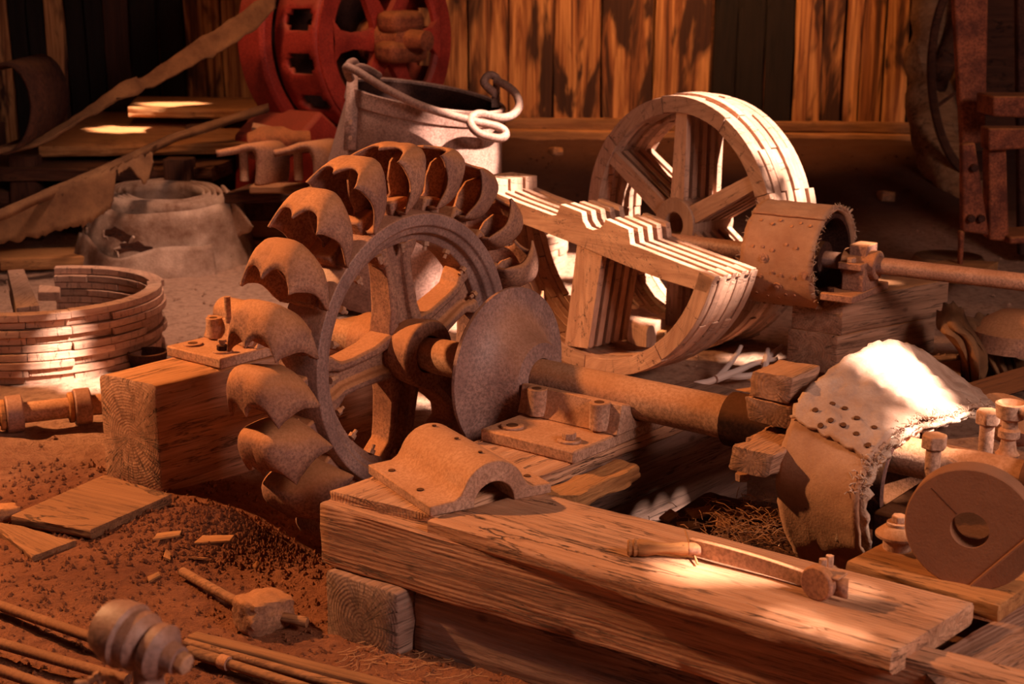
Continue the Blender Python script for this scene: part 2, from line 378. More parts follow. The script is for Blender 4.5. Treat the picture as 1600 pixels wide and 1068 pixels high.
for (x0, y0, x1, y1, mt) in ((790, 190, 1440, 226, 'orange'),):
    for k, (ya, zt, th, dp) in enumerate(((WY-.10, .0, .085, .09), (WY-.035, .085, .06, .055))):
        P0 = D(x0, y1, WY-.1); P1 = D(x1, y1+8, WY-.1)
        A = [V((P0.x, ya-dp/2, P0.z+zt)), V((P0.x, ya+dp/2, P0.z+zt)), V((P0.x, ya+dp/2, P0.z+zt+th)), V((P0.x, ya-dp/2, P0.z+zt+th))]
        B = [q+V((P1.x-P0.x, 0, P1.z-P0.z)) for q in A]
        o = timber('trim_%d' % (k+1), A, B, 'dusk', seed=k, rough=.008); o['kind'] = 'structure'
# unseen roof, its holes shaped to drop sun on the chosen spots
RZ = 3.3
TG = []   # (point, radius)
def sunspot(p, r): TG.append((V(p), r))
for p, r in ((D(1185, 225, 4.45), .20), (D(1240, 270, 4.55), .16), (D(1100, 190, 4.5), .13), (D(1075, 250, 4.6), .15), (D(960, 290, 4.5), .17), (D(1010, 330, 4.4), .12), (D(1180, 300, 4.5), .2), (D(930, 230, 4.5), .10),
             (D(790, 290, 4.3), .10), (D(850, 320, 4.15), .11), (D(925, 335, 4.0), .12), (D(990, 370, 3.95), .10), (D(1060, 410, 3.85), .11), (D(1110, 430, 3.8), .10), (D(1190, 350, 4.2), .06),
             (D(715, 255, 4.80), .12), (D(690, 205, 4.83), .08), (D(762, 250, 4.9), .13), (D(765, 195, 4.95), .08),
             (D(1440, 570, 2.55), .11), (D(1500, 620, 2.45), .10), (D(1395, 590, 2.55), .09), (D(1550, 650, 2.4), .07), (D(1455, 680, 2.3), .05), (D(1470, 650, 2.4), .05),
             (D(1575, 722, 2.06), .025),
             (G(1105, 895, .25), .035), (G(1060, 902, .25), .022), (G(1225, 905, .25), .03), (G(1180, 895, .25), .03), (G(1255, 960, .25), .02), (G(1340, 925, .25), .02),
             (G(640, 470), .07), (G(690, 500), .08), (G(665, 628), .05), (G(650, 665), .05), (G(850, 465), .24), (G(870, 420), .2), (G(1030, 480), .07),
             (G(640, 466), .03), (D(190, 540, 3.9), .09), (D(120, 500, 3.95), .07), (D(150, 580, 3.95), .07), 
             (D(290, 150, 7.3), .16), (D(220, 175, 7.0), .16), (G(1190, 565), .07), (G(1140, 585), .04), (D(960, 700, 2.55), .0),
             (G(405, 425), .05), (D(1400, 935, 1.8), .02), (D(790, 605, 4.2), 0)):
    sunspot(p, r)
def build_sun_mask():
    mb = MB(); st = .05; y = -5.0
    proj = [(t + SUN_DIR*((RZ-t.z)/SUN_DIR.z), r) for t, r in TG if r > 0]
    cell = {}
    sx = 1/SUN_DIR.z
    def is_open(x, y):
        for c, r in proj:
            dx = x-c.x; dy = y-c.y
            if abs(dx) > .6 or abs(dy) > .6: continue
            # distance perpendicular to the sun direction
            v = V((dx, dy, 0)); v -= SUN_DIR*v.dot(SUN_DIR)
            if v.length < r*(1+.25*noise.noise(V((x*9, y*9, 2)))): return True
        return False
    while y < 10:
        x = -6.0; start = x
        fine = -2.2 < y < 8
        if not fine: mb.box(-6, 9, y, y+st, RZ, RZ+.03); y += st; continue
        run = x
        while x < 9:
            if is_open(x+st/2, y+st/2):
                if x > run: mb.box(run, x, y, y+st, RZ, RZ+.03)
                run = x+st
            x += st
        mb.box(run, 9, y, y+st, RZ, RZ+.03); y += st
    tag(add('sun_mask_ceiling', mb, 'dark', Matrix(), smooth=False), kind='structure')
build_sun_mask()
# ================================================================== PELTON WHEEL
pw = thing('water_wheel_runner', 'rusty iron water wheel with twin scoops, on a long shaft with dished disc', 'water wheel', Mx=MM)
mb = MB(); mb.lathe([(0, .310), (0, .284), (-.008, .280), (-.012, .266), (-.028, .262), (-.034, .246), (-.10, .246), (-.118, .262), (-.118, .310), (-.10, .314), (-.012, .314)], 96, closed=True)
add('rim', mb, 'rustp', MM, pw, ang=30, bev=.002)
def cup_mesh():
    rows = []; nq = 18; nsx = 28; D0 = .096
    def base(sv, q):
        a = abs(sv); shell = max(0.0, 1-a**4)**.5
        rad = max(0.0, 1-abs(2*q-1.0)**3.6)**.6
        wv = .080*(.84+.16*math.sin(PI*min(1, .10+q*.8)))
        r = .322 + .132*q - .016*q*a**4 + .010*rad*shell*q
        t = -D0*shell*rad*(.80+.28*q)
        side = max(0.0, a-.80)/.20
        t += side*(-.010*math.sin(PI*min(1, q*1.05))**2 + .016*q**4)
        if q > .90: t += (q-.90)/.10*(-.026*abs(math.sin(PI*a))**.7 + .006)
        if q < .3: t += -.030*(1-q/.3)*max(0, 1-a*1.4)
        t -= (r-.322)*.17
        return V((sv*wv-.059, -t, r))
    for i in range(nq+1):
        q = i/nq; q = .5-.5*math.cos(PI*q)
        rows.append([base(math.copysign((.5-.5*math.cos(PI*abs(2*j/nsx-1))), 2*j/nsx-1) if 1 else 0, q) for j in range(nsx+1)])
    mb = MB(); mb.grid(rows)
    return mb
def splitter_mesh():
    mb = MB(); rows = []
    for q, h in ((.04, .012), (.25, .028), (.5, .022), (.75, .030), (.93, .060)):
        r = .322+.130*q
        k_ = (r-.322)*.17; rows.append([V((-.059-.013, .070+k_, r)), V((-.059-.002, h+k_, r)), V((-.059+.002, h+k_, r)), V((-.059+.013, .070+k_, r))])
    mb.grid(rows); return mb
cups = None
NC = 20
def rotx(a): return Matrix.Rotation(a, 4, 'X')
stem = MB(); stem.box(-.095, -.025, .0, .055, .30, .345)
for k in range(NC):
    # local frame: z radial, y tangential (opening towards +y => counter-clockwise seen from the right); rotate about X
    Mx = MM @ rotx(math.radians(9+k*360/NC)) 
    if cups is None:
        o = add('bucket_cup', cup_mesh(), 'rust', Mx, pw, solid=.0065, ang=60); cups = o.data
        l = add('lug', stem, 'rust', Mx, o, bev=.006); lug = l.data; spl = add('splitter', splitter_mesh(), 'rust', Mx, o, solid=.002).data
    else:
        o = add('bucket_cup', cups, 'rust', Mx, pw, solid=.0065); add('lug', lug, 'rust', Mx, o, bev=.006); add('splitter', spl, 'rust', Mx, o, solid=.002)
# spokes: channel section
def spoke_mesh():
    mb = MB(); rows = []
    for r, w, d in ((.02, .058, .034), (.065, .052, .034), (.10, .042, .034), (.17, .038, .032), (.205, .040, .030), (.232, .062, .030), (.25, .066, .030)):
        g = .38*w
        rows.append([V((x-.062, y, r)) for x, y in ((-d, -w), (d, -w), (d, -g*1.25), (d*.35, -g), (d*.35, g), (d, g*1.25), (d, w), (-d, w))])
    mb.grid(rows, True); mb.f.append(tuple(range(8))); mb.f.append(tuple(48+i for i in range(8))); return mb
sp = None
for ang in (97, 25, -40, -98, -173):
    Mx = MM @ rotx(math.radians(ang-90))
    if sp is None: sp = add('spoke', spoke_mesh(), 'rust', Mx, pw, bev=.006, ang=30).data
    else: add('spoke', sp, 'rust', Mx, pw, bev=.006)
mb = MB(); mb.lathe([(-.165, .042), (-.165, .068), (-.10, .070), (-.095, .062), (-.035, .062), (-.03, .072), (.026, .078), (.032, .075), (.032, .042)], 48, closed=True)
add('hub', mb, 'rust', MM, pw, ang=30, bev=.002)
studs = MB(); st = None
for k in range(20):
    Mx = MM @ rotx(math.radians(k*18+4))
    if st is None:
        m1 = MB(); hexbolt(m1, (-.03, 0, .247), (0, 0, -1), .009, .010); m1.cyl((-.03, 0, .24), (-.03, 0, .226), .0045, n=8)
        st = add('rim_bolt', m1, 'iron', Mx, pw).data
    else: add('rim_bolt', st, 'iron', Mx, pw)
mb = MB(); mb.lathe([(-.665, .0001), (-.665, .037), (.03, .037), (.06, .040), (.93, .0412), (.93, .0001)], 40); add('shaft', mb, 'iron', MM, pw, ang=30)
mb = MB(); mb.lathe([(.90, .0001), (.90, .034), (1.62, .034), (1.62, .0001)], 32); add('shaft_end', mb, 'iron', MM, pw, ang=30)
FA = .262
mb = MB(); mb.lathe([(FA-.022, .042), (FA-.026, .10), (FA-.012, .176), (FA-.006, .181), (FA, .180), (FA+.001, .162), (FA+.006, .142), (FA+.016, .121), (FA+.032, .102), (FA+.052, .088), (FA+.070, .080), (FA+.080, .074), (FA+.082, .042)], 80, closed=True)
add('dished_disc', mb, 'rustp', MM, pw, ang=40)
mb = MB(); Mx = MM @ rotx(math.radians(-20)); mb.box(FA+.01, FA+.03, -.008, .012, .075, .098); add('disc_key', mb, 'iron', Mx, pw, bev=.002)
# ================================================================== TIMBERS UNDER THE WHEEL
timber('timber_block', [W(-.455, -.375, 0)+V((0, 0, -.02)), W(-.64, -.395, -.02), W(-.64, -.395, .255), W(-.455, -.375, .255)],
       [W(-.43, .42, -.02), W(-.615, .42, -.02), W(-.615, .42, .255), W(-.43, .42, .255)], 'timber',
       'thick squared timber with a cracked end grain, left of the water wheel', 'timber', rough=.004, seed=3, rnd=.07)
timber('cross_timber', quadb(-.575, .365, .545, .112, .218), quadb(.52, .365, .60, .10, .218), 'old', 'heavy cracked cross timber under the bearing board, with knots in its side', 'timber', rough=.006, seed=11, rnd=.1, nu=36)
timber('sleeper_timber', quadb(-.632, .352, .528, -.04, .116), quadb(.5, .365, .56, -.03, .10), 'old', 'lower timber with star cracks in its end, under the left end of the long beam', 'timber', rough=.005, seed=12, rnd=.08)
slab('bearing_board', None, 0, .028, 'plank', 'dusty board under the bearing and the loose cap', pts=[W(.335, -.60, .25), W(.355, .36, .25), W(.60, .36, .25), W(.565, -.575, .25)], seed=5, rough=.006)
slab('wedge_board', None, 0, .03, 'orange', 'short rounded orange wedge of wood beside the bearing board', pts=[W(.60, -.36, .235), W(.605, -.10, .236), W(.655, -.09, .23), W(.665, -.30, .232)], seed=6, rough=.006)
# long front beam, top plank, lower beam
P0 = G(500, 787, .232); P1 = G(1640, 1088, .228); back0 = W(.345, -.575, .232); 
dirb = (P1-P0).normalized(); nb = V((-dirb.y, dirb.x, 0))
timber('front_beam', [P0+V((0, 0, -.112)), P0+nb*.032+V((0, 0, -.112)), P0+nb*.032, P0], [P1+V((0, 0, -.125)), P1+nb*.055+V((0, 0, -.125)), P1+nb*.055, P1], 'plank',
       'long knotted beam running along the front towards the lower right', 'beam', rough=.007, seed=21, rnd=.12, nu=60)
Q0 = G(667, 1000, -.02); Q1 = G(1500, 1230, -.02)
Q0 = P0+dirb*.200+V((0, 0, -P0.z-.03))+nb*.012; Q1 = P1+V((0, 0, -P1.z-.03))+nb*.03
timber('lower_beam', [Q0, Q0+nb*.10, Q0+nb*.10+V((0, 0, .145)), Q0+V((0, 0, .145))], [Q1, Q1+nb*.10, Q1+nb*.10+V((0, 0, .13)), Q1+V((0, 0, .13))], 'old',
       'greyish lower beam lying on the dirt under the long knotted beam', 'beam', rough=.008, seed=22, rnd=.1, nu=50)
slab('wide_plank', [(668, 812), (1392, 1020), (1522, 938), (838, 765)], .25, .036, 'plank', 'wide pale plank with the hand crank lying on it', 'plank', seed=23, rough=.004, nu=50)
slab('short_board', [(1322, 878), (1560, 945), (1640, 890), (1400, 838)], .242, .03, 'orange', 'short board under the wooden disc at the right', seed=25)
slab('weathered_plank', [(1430, 1035), (1640, 905), (1760, 1000), (1520, 1110)], .215, .05, 'old', 'grey weathered split plank in the lower right corner', 'plank', seed=26, rough=.01)
timber('support_timber', [W(1.30, -.50, -.05), W(1.55, -.50, -.05), W(1.55, -.50, .16), W(1.30, -.50, .16)], [W(1.30, -.2, -.05), W(1.55, -.2, -.05), W(1.55, -.2, .16), W(1.30, -.2, .16)], 'dark', 'dark cross timber carrying the planks at the lower right', 'timber', seed=27)
# ================================================================== BEARINGS
def plate(mb, a0, a1, b0, b1, z0, z1):
    mb.prism([W(a0, b0, z0), W(a1, b0, z0), W(a1, b1, z0), W(a0, b1, z0)], (0, 0, z1-z0))
def bearing(name, label, ca, L, base, z0, dirt_mat='iron', par=None, holes=True):
    """open lower half of a plummer block; base = (half a, half b)"""
    t = thing(name, label, 'bearing', loc=W(ca, 0, z0))
    ha, hb = base; mb = MB(); plate(mb, ca-ha, ca+ha, -hb, hb, z0, z0+.026); add('base_plate', mb, dirt_mat, par=t, world=True, bev=.004)
    mb = MB(); R = .0425; zt = .336
    prof = [(-.088, z0+.026), (.088, z0+.026), (.080, z0+.045), (.072, zt)] + [(R*math.cos(u), .33+R*math.sin(u)) for u in [ -PI*k/14+.14*0 for k in range(0, 15)]] + [(-.072, zt), (-.080, z0+.045)]
    mb.prism([W(ca-L, b, z) for b, z in prof], MD*(2*L)); add('bearing_body', mb, dirt_mat, par=t, world=True, bev=.003)
    for a in (-.62, .62):
        for b in (-.080, .080):
            mb = MB(); mb.cyl(W(ca+a*L, b, z0+.03), W(ca+a*L, b, zt), .021, n=20); add('bolt_boss', mb, dirt_mat, par=t, world=True, bev=.002)
    for a in (-.62, .62):
        mb = MB(); mb.cyl(W(ca+a*L, -.083, zt-.004), W(ca+a*L, -.083, zt+.0006), .010, n=16); add('bolt_hole', mb, 'darkiron', par=t, world=True)
    for a, ok in ((-1, False), (1, True)):
        p = W(ca+a*(ha-.045), -hb+.045, z0+.026)
        mb = MB(); mb.cyl(p, p+V((0, 0, .005)), .023, n=24); add('washer', mb, dirt_mat, par=t, world=True, bev=.001)
        if ok:
            mb = MB(); hexbolt(mb, p+V((0, 0, .005)), (0, 0, 1), .014, .013); add('nut', mb, 'darkiron' if 'left' in label else dirt_mat, par=t, world=True, bev=.0015)
            if 'left' in label: mb = MB(); hexbolt(mb, p+V((0, 0, .018)), (0, 0, 1), .007, .008); hexbolt(mb, p+V((0, 0, .024)), (0, 0, 1), .011, .007); add('stud', mb, 'iron', par=t, world=True)
        else:
            mb = MB(); mb.cyl(p+V((0, 0, .003)), p+V((0, 0, .0056)), .012, n=20); add('bolt_hole', mb, 'darkiron', par=t, world=True)
    return t
bearing('open_bearing', 'open cast iron half bearing carrying the big shaft to the right of the dished disc', .475, .125, (.115, .215), .25)
bl = bearing('open_bearing', 'open half bearing on the squared timber, left behind the wheel scoops', -.545, .10, (.10, .20), .256)
for a, b in ((-.585, -.05), (-.50, -.03)):
    mb = MB(); mb.cyl(W(a+.03, b-.03, .33), W(a+.03, b-.03, .395), .008, n=12); add('stud', mb, 'iron', par=bl, world=True)
# loose bearing cap
ca, cb, cc = G(575, 730, .262), G(672, 797, .262), G(828, 745, .262)
L = (cb-ca).length; xd = (cb-ca).normalized(); yd = (cc-cb); Wd = yd.length; yd = (yd-xd*yd.dot(xd)).normalized()
CM = Matrix((xd, yd, V((0, 0, 1)))).transposed().to_4x4(); CM.translation = ca-V((0, 0, .012))
cap = thing('loose_saddle_casting', 'loose arched bearing cap lying on the dusty board in front of the wheel', 'bearing cap', Mx=CM)
pts_o = []; pts_i = []; h = .062; wd = Wd; f = .30
def arch(y, r, base_z):  # outer contour
    c = wd*.52; k = abs(y-c)/r
    return base_z+(math.sqrt(max(0, 1-k*k))*r*1.02 if k < 1 else 0)
out = [(0, .0), (0, .018)]
c = wd*.52; ro = .062; ri = .040
out += [(c-ro-.016, .020), (c-ro-.004, .027)]
out += [(c+ro*math.cos(a), .018+.98*ro*math.sin(a)) for a in [PI-.35-(PI-.7)*k/16 for k in range(17)]]
out += [(c+ro+.004, .027), (c+ro+.016, .020), (wd, .018), (wd, 0), (c+ri, 0)]
out += [(c+ri*math.cos(a), .002+.98*ri*math.sin(a)) for a in [PI*k/14 for k in range(1, 14)]] + [(c-ri, 0)]
mb = MB(); mb.prism([(0, y, z) for y, z in out], (L, 0, 0)); add('cap_shell', mb, 'iron', CM, cap, ang=30, bev=.002)
for (u, y, z) in ((.22, .022, .0175), (.68, .022, .0175), (.10, c, .0785), (.45, c, .0785), (.8, c, .0785), (.8, wd-.02, .0175)):
    mb = MB(); mb.cyl((u*L, y, z+.0012), (u*L, y, z+.0032), .0065 if y != c else .004, n=14); add('bolt_hole', mb, 'darkiron', CM, cap)
# ================================================================== WOODEN CLAMP AROUND SHAFT
def pblock(name, px, Y, depth, mat, label=None, cat=None, par=None, dirv=None, **k):
    """block whose front face has pixel corners px (bl, br, tr, tl) on the plane through depth Y facing the camera-left"""
    n = dirv or -MV; P = D(px[0][0], px[0][1], Y)
    Fq = [PL(x, y, P, n) for x, y in px]; Bq = [q-n*depth for q in Fq]
    return timber(name, Fq, Bq, mat, label, cat, par, **k)
cl = thing('wooden_clamp', 'bolted wooden clamp of cracked blocks around the big shaft', 'clamp', loc=W(.86, 0, .2))
b1 = [(1178, 618), (1249, 628), (1255, 592), (1174, 580)]
pblock('block', [(1172, 617), (1233, 632), (1240, 588), (1175, 579)], 2.45, .10, 'timber', par=cl, seed=31, nu=10)
pblock('block', [(1168, 655), (1240, 672), (1236, 636), (1165, 619)], 2.45, .09, 'timber', par=cl, seed=32, nu=10)
pblock('block', [(1138, 732), (1200, 748), (1210, 710), (1146, 696)], 2.35, .10, 'timber', par=cl, seed=33, nu=10)
pblock('block', [(1162, 700), (1200, 712), (1204, 696), (1166, 682)], 2.40, .10, 'timber', par=cl, seed=34, nu=10)
pblock('block', [(1200, 712), (1226, 722), (1236, 682), (1208, 680)], 2.42, .10, 'timber', par=cl, seed=35, nu=10)
for x, y, y1 in ((1160, 750, 738), (1268, 590, 640), (1218, 574, 600)):
    p = D(x, y, 2.42 if y > 700 else 2.52); q = D(x, y1, 2.42 if y > 700 else 2.52); mb = MB(); mb.cyl(p, q, .013, n=6); add('bolt', mb, 'iron', par=cl, world=True, bev=.001)
p = D(1268, 600, 2.50); mb = MB(); mb.cyl(p-V((0,0,.02)), p+V((0, 0, .008)), .022, n=6); add('nut', mb, 'iron', par=cl, world=True, bev=.002)
mb = MB(); mb.lathe([(.80, .041), (.80, .052), (.93, .052), (.93, .041)], 24, closed=True); add('collar', mb, 'darkiron', MM, cl)
# ================================================================== BIG PULLEY WITH BELT
bk = [(1300, 905), (1262, 885), (1236, 850), (1220, 800), (1214, 750), (1222, 700), (1238, 655), (1252, 625), (1285, 592), (1335, 558), (1368, 541), (1400, 536), (1435, 548), (1485, 580), (1530, 615), (1545, 630)]
fr = [(1420, 905), (1385, 890), (1352, 868), (1342, 828), (1342, 780), (1352, 742), (1364, 722), (1374, 708), (1392, 686), (1418, 668), (1440, 658), (1465, 655), (1495, 650), (1530, 640), (1556, 640), (1578, 665)]
Pb = W(.985, 0, .3); Pf = W(1.155, 0, .3)
B3 = [PL(x, y, Pb, MD) for x, y in bk]; F3 = [PL(x, y, Pf, MD) for x, y in fr]
def resample(pts, n):
    out = []
    m = len(pts)-1
    for i in range(n+1):
        t = i/n*m; k = min(int(t), m-1); u = t-k
        p0 = pts[max(k-1, 0)]; p1 = pts[k]; p2 = pts[k+1]; p3 = pts[min(k+2, m)]
        out.append(.5*((2*p1)+(p2-p0)*u+(2*p0-5*p1+4*p2-p3)*u*u+(3*p1-p0-3*p2+p3)*u**3))
    return out
def ribbon(A, B, n=60, mseg=14, nz=.004, seed=0, edge=0.0, bulge=0):
    A = resample(A, n); B = resample(B, n); rows = []
    for i in range(n+1):
        row = []
        for j in range(mseg+1):
            t = j/mseg; p = A[i].lerp(B[i], t); q = noise.noise(V((i*.35+seed, j*.6, seed)))
            d = (B[i]-A[i]).normalized()
            p = p+V((q*.3, q*.3, q))*nz
            if j in (0, mseg): p = p+d*edge*noise.noise(V((i*1.7, j, seed)))
            row.append(p)
        rows.append(row)
    mb = MB(); mb.grid(rows); return mb
pb = thing('belt_pulley', 'large belt drum at the right end of the big shaft, hidden inside stiff canvas belting', 'pulley', loc=W(1.0, 0, .17))
DRM = MM @ Matrix.Translation((0, .02, -.05)); mb = MB(); mb.lathe([(1.0, .085), (1.0, .10), (1.14, .10), (1.14, .085)], 48, closed=True); mb.lathe([(1.01, .001), (1.01, .09), (1.03, .09), (1.03, .001)], 48, closed=True); add('drum', mb, 'darkiron', DRM, pb)  # dark web plate added to blacken the shaded inside of the belt
bt = thing('canvas_belt', 'stiff flaking canvas belt wrapped over the large pulley with rivet holes in its overlap', 'belt', loc=W(1.0, 0, .17))
sel = 8
add('belt_loop', ribbon(B3[:sel+1], F3[:sel+1], 50, seed=1, nz=.003, edge=.004), 'tan', par=bt, world=True, solid=.006, ang=60)
up = V((0, 0, .006)); off = -MV*.008+up
add('belt_flap', ribbon([p+off for p in B3[sel-2:]], [p+off for p in F3[sel-2:]], 60, 18, seed=2, nz=.008, edge=.012), 'canvas', par=bt, world=True, solid=.007, ang=60)
Cn = W(1.12, 0, .33)
def inward(p, k, s=0): q = p+(V((Cn.x, Cn.y, Cn.z))-p).normalized()*k; return q+MD*s
inn_f = [inward(p, .014, .012) for p in F3[0:15]]; inn_b = [inward(p, .014, -.05) for p in F3[0:15]]
add('frayed_layer', ribbon(inn_b, inn_f, 60, 6, seed=4, nz=.012, edge=.014), 'fray', par=bt, world=True, solid=.008, ang=60)
inn_f = [inward(p, .030, .010) for p in F3[5:14]]; inn_b = [inward(p, .03, -.08) for p in F3[5:14]]
add('frayed_layer', ribbon(inn_b, inn_f, 60, 6, seed=9, nz=.012, edge=.016), 'fray', par=bt, world=True, solid=.006, ang=60)
fl = MB()
for i in range(420):
    t = random.random(); k = t*10; a = F3[4:15]; j = min(int(k), 9); p = a[j].lerp(a[j+1], k-j)+MD*random.uniform(-.02, .012)+V((0, 0, random.uniform(-.008, .012)))
    q = p+V((random.uniform(-1, 1), random.uniform(-1, 1), random.uniform(-.6, 1)))*.011
    fl.tube([p, p.lerp(q, .5)+V((0, 0, .002)), q], .0009, 4)
tag(add('loose_fibres', fl, 'fray', par=bt, world=True), kind='stuff')
FA_ = resample([p+off for p in B3[sel-2:]], 60); FB_ = resample([p+off for p in F3[sel-2:]], 60)
for (x, y) in ((1275, 643), (1299, 632), (1297, 657), (1320, 642), (1316, 666), (1340, 655), (1337, 682), (1365, 671), (1357, 696), (1284, 668)):
    # rivet holes on the overlap: nearest point of the flap surface to the pixel
    best = None
    for i in range(61):
        for j in range(31):
            a_ = FA_[i]; b_ = FB_[i]; q = a_.lerp(b_, j/30); v = q-CO; k = v.dot(CF)
            e = (800+FPX*v.x/k-x)**2+(534-FPX*v.dot(CU)/k-y)**2
            if best is None or e < best[0]: best = (e, q, (FA_[min(i+1, 60)]-FA_[max(i-1, 0)]).cross(b_-a_).normalized())
    nn = best[2]; nn = nn if nn.dot(CO-best[1]) > 0 else -nn
    mb = MB(); mb.cyl(best[1]-nn*.002, best[1]+nn*.0055, .0052, n=12); add('rivet_hole', mb, 'darkiron', par=bt, world=True)
# right hand bearing with tall bolts and grease cup
rb = thing('bolted_bearing', 'half hidden bearing with tall bolts behind the wooden disc', 'bearing', loc=W(1.27, 0, .2))
mb = MB(); mb.lathe([(1.36, .034), (1.36, .05), (1.42, .05), (1.42, .034)], 24, PI*.0, PI*2, closed=True); add('bearing_body', mb, 'darkiron', MM, rb)
mb = MB(); plate(mb, 1.16, 1.36, -.15, .15, .20, .275); add('base_plate', mb, 'darkiron', par=rb, world=True, bev=.005)
for (x, y0, y1, yb, b) in ((1459, 678, 700, 800, -.09), (1543, 640, 662, 720, .075)):
    P_ = MC+MV*b; t = PL(x, y0, P_, MV); 
    t0 = PL(x, y0, P_, MV); t1 = PL(x, y1, P_, MV)
    mb = MB(); mb.cyl(t1, V((t1.x, t1.y, t0.z)), .0215, n=6); add('bolt_head', mb, 'iron', par=rb, world=True, bev=.003)
    mb = MB(); mb.cyl(V((t1.x, t1.y, .24)), t1, .0125, n=16); add('bolt_shank', mb, 'iron', par=rb, world=True)
P_ = MC+MV*.03; t0 = PL(1581, 628, P_, MV); hh = t0.z-.335
mb = MB(); mb.lathe([(0, .012), (.02, .014), (.03, .020), (.038, .014), (.055, .012), (.06, .018), (.072, .018), (.076, .013), (.088, .013), (.094, .023), (.118, .026), (.12, .022), (.112, .014), (.112, .001)], 24, Mx=frame(V((t0.x, t0.y, t0.z-.12)), (0, 0, 1)))
gc = tag(add('grease_cup', mb, 'iron', par=rb, world=True, ang=30))
mb = MB(); p = V((t0.x, t0.y, t0.z-.01)); mb.cyl(p+MD*.02-MV*.01, p+MD*.05-MV*.012, .009, n=12); add('lever', mb, 'iron', par=gc, world=True)
# washer on block at the right
P_ = G(1403, 838, .262)
wb = thing('washer_bolt', 'nut on a wide conical washer between the canvas belt and the wooden disc', 'bolt', loc=P_)
mb = MB(); mb.lathe([(0, .0001), (0, .022), (.03, .024), (.032, .036), (.036, .036), (.05, .020), (.051, .0001)], 28, Mx=frame(P_-V((0, 0, .03)), (0, 0, 1))); add('conical_washer', mb, 'iron', par=wb, world=True, ang=25)
mb = MB(); p = P_+V((0, 0, .021)); mb.cyl(p, p+V((0, 0, .004)), .019, n=24); add('washer', mb, 'iron', par=wb, world=True)
mb = MB(); hexbolt(mb, p+V((0, 0, .004)), (0, 0, 1), .0125, .012); add('nut', mb, 'iron', par=wb, world=True, bev=.002)
# wooden disc leaning at the right
def disc():
    n = (V((-.46, -.88, -.04))).normalized(); c = D(1515, 828, 2.0)
    t = .036; Mx = frame(c, -n)
    d = thing('wooden_disc', 'thick flat wooden disc with a round hole leaning at the right edge', 'disc', Mx=Mx)
    R = .097; r = .0285
    mb = MB(); mb.lathe([(0, r), (0, R-.002), (.002, R), (t-.002, R), (t, R-.002), (t, r)], 72, closed=True, Mx=None)
    add('disc_body', mb, 'disc', Mx, d, ang=30)
    # cut corner rail across the lower right face
    inv = Mx.inverted(); a = inv @ PL(1500, 928, c, n); b = inv @ PL(1608, 838, c, n)
    mb = MB(); mb.tube([V((-.001, a.y, a.z)), V((-.001, b.y, b.z))], .0022, 8); add('score_ridge', mb, 'disc', Mx, d)
    a = inv @ PL(1455, 762, c, n); b = inv @ PL(1495, 803, c, n)
    mb = MB(); mb.tube([V((.0002, a.y, a.z)), V((.0002, b.y, b.z))], .0007, 6); add('split', mb, 'darkiron', Mx, d)
disc()
# hand crank
def crank():
    z = .25; c = thing('hand_crank', 'hand crank with a turned wooden handle lying on the wide plank', 'crank', loc=G(1150, 890, z))
    a = G(980, 868, z)+V((0, 0, .014)); b = G(1075, 872, z)+V((0, 0, .016)); L = (b-a).length
    mb = MB(); mb.lathe([(0, .0001), (0, .011), (.003, .014), (.008, .012), (.011, .0145), (.016, .0125), (.019, .014), (.03, .0135), (.045, .010), (.065, .0085), (L-.008, .011), (L, .010), (L, .0001)], 24, Mx=frame(a, b-a)); add('handle', mb, 'orange', par=c, world=True, ang=30)
    mb = MB(); mb.tube([b+V((0, 0, .0)), b+(b-a).normalized()*.02], .011, 10); 
    p0 = G(1078, 868, z); p1 = G(1130, 884, z); p2 = G(1200, 902, z); p3 = G(1262, 920, z)
    add('ferrule', mb, 'rust', par=c, world=True, bev=.002)
    mb = MB(); d = (p3-p0).normalized(); nn = V((-d.y, d.x, 0))*.0045
    rows = []
    for p, h0, h1 in ((p0, .004, .030), (p1, .006, .033), (p2, .005, .030), (p3, .004, .026)):
        rows.append([p-nn+V((0, 0, h0)), p-nn+V((0, 0, h1)), p+nn+V((0, 0, h1)), p+nn+V((0, 0, h0))])
    rows = [list(r) for r in zip(*[resample([r[k] for r in rows], 12) for k in range(4)])]
    mb.grid(rows, True); mb.f.append((0, 1, 2, 3)); mb.f.append(tuple(48+i for i in range(4))); add('arm', mb, 'iron', par=c, world=True, bev=.001)
    h = G(1272, 938, z)+V((0, 0, .026)); q = G(1300, 930, z)+V((0, 0, .026)); ax = (V((.55, .55, 0))).normalized()
    mb = MB(); mb.cyl(h, h+ax*.016, .0265, n=32); add('boss', mb, 'rust', par=c, world=True, bev=.003)
    mb = MB(); mb.cyl(h+ax*.014, h+ax*.045, .018, n=20); mb.box(-.0, .032, -.016, .016, -.022, -.018, Mx=frame(h+ax*.02+V((0, 0, .034)), MD)); add('socket', mb, 'iron', par=c, world=True, bev=.002)
    for k in (.018, .036):
        mb = MB(); hexbolt(mb, h+ax*k+V((0, 0, .016)), (0, 0, 1), .006, .018); add('set_bolt', mb, 'iron', par=c, world=True)
    mb = MB(); rows = [[h+ax*.02+MD*x+V((0, 0, zz)) for x in (.012, .040)] for zz in (-.018, .012)]; mb.grid(rows); add('tab', mb, 'rust', par=c, world=True, solid=.004)
    mb = MB(); pts = [G(1070, 850, z)+V((0, 0, .025)), G(1078, 862, z)+V((0, 0, .012)), G(1090, 885, z)+V((0, 0, .004))]; mb.tube(pts, .002, 6); add('wire_twist', mb, 'straw', par=c, world=True)
crank()
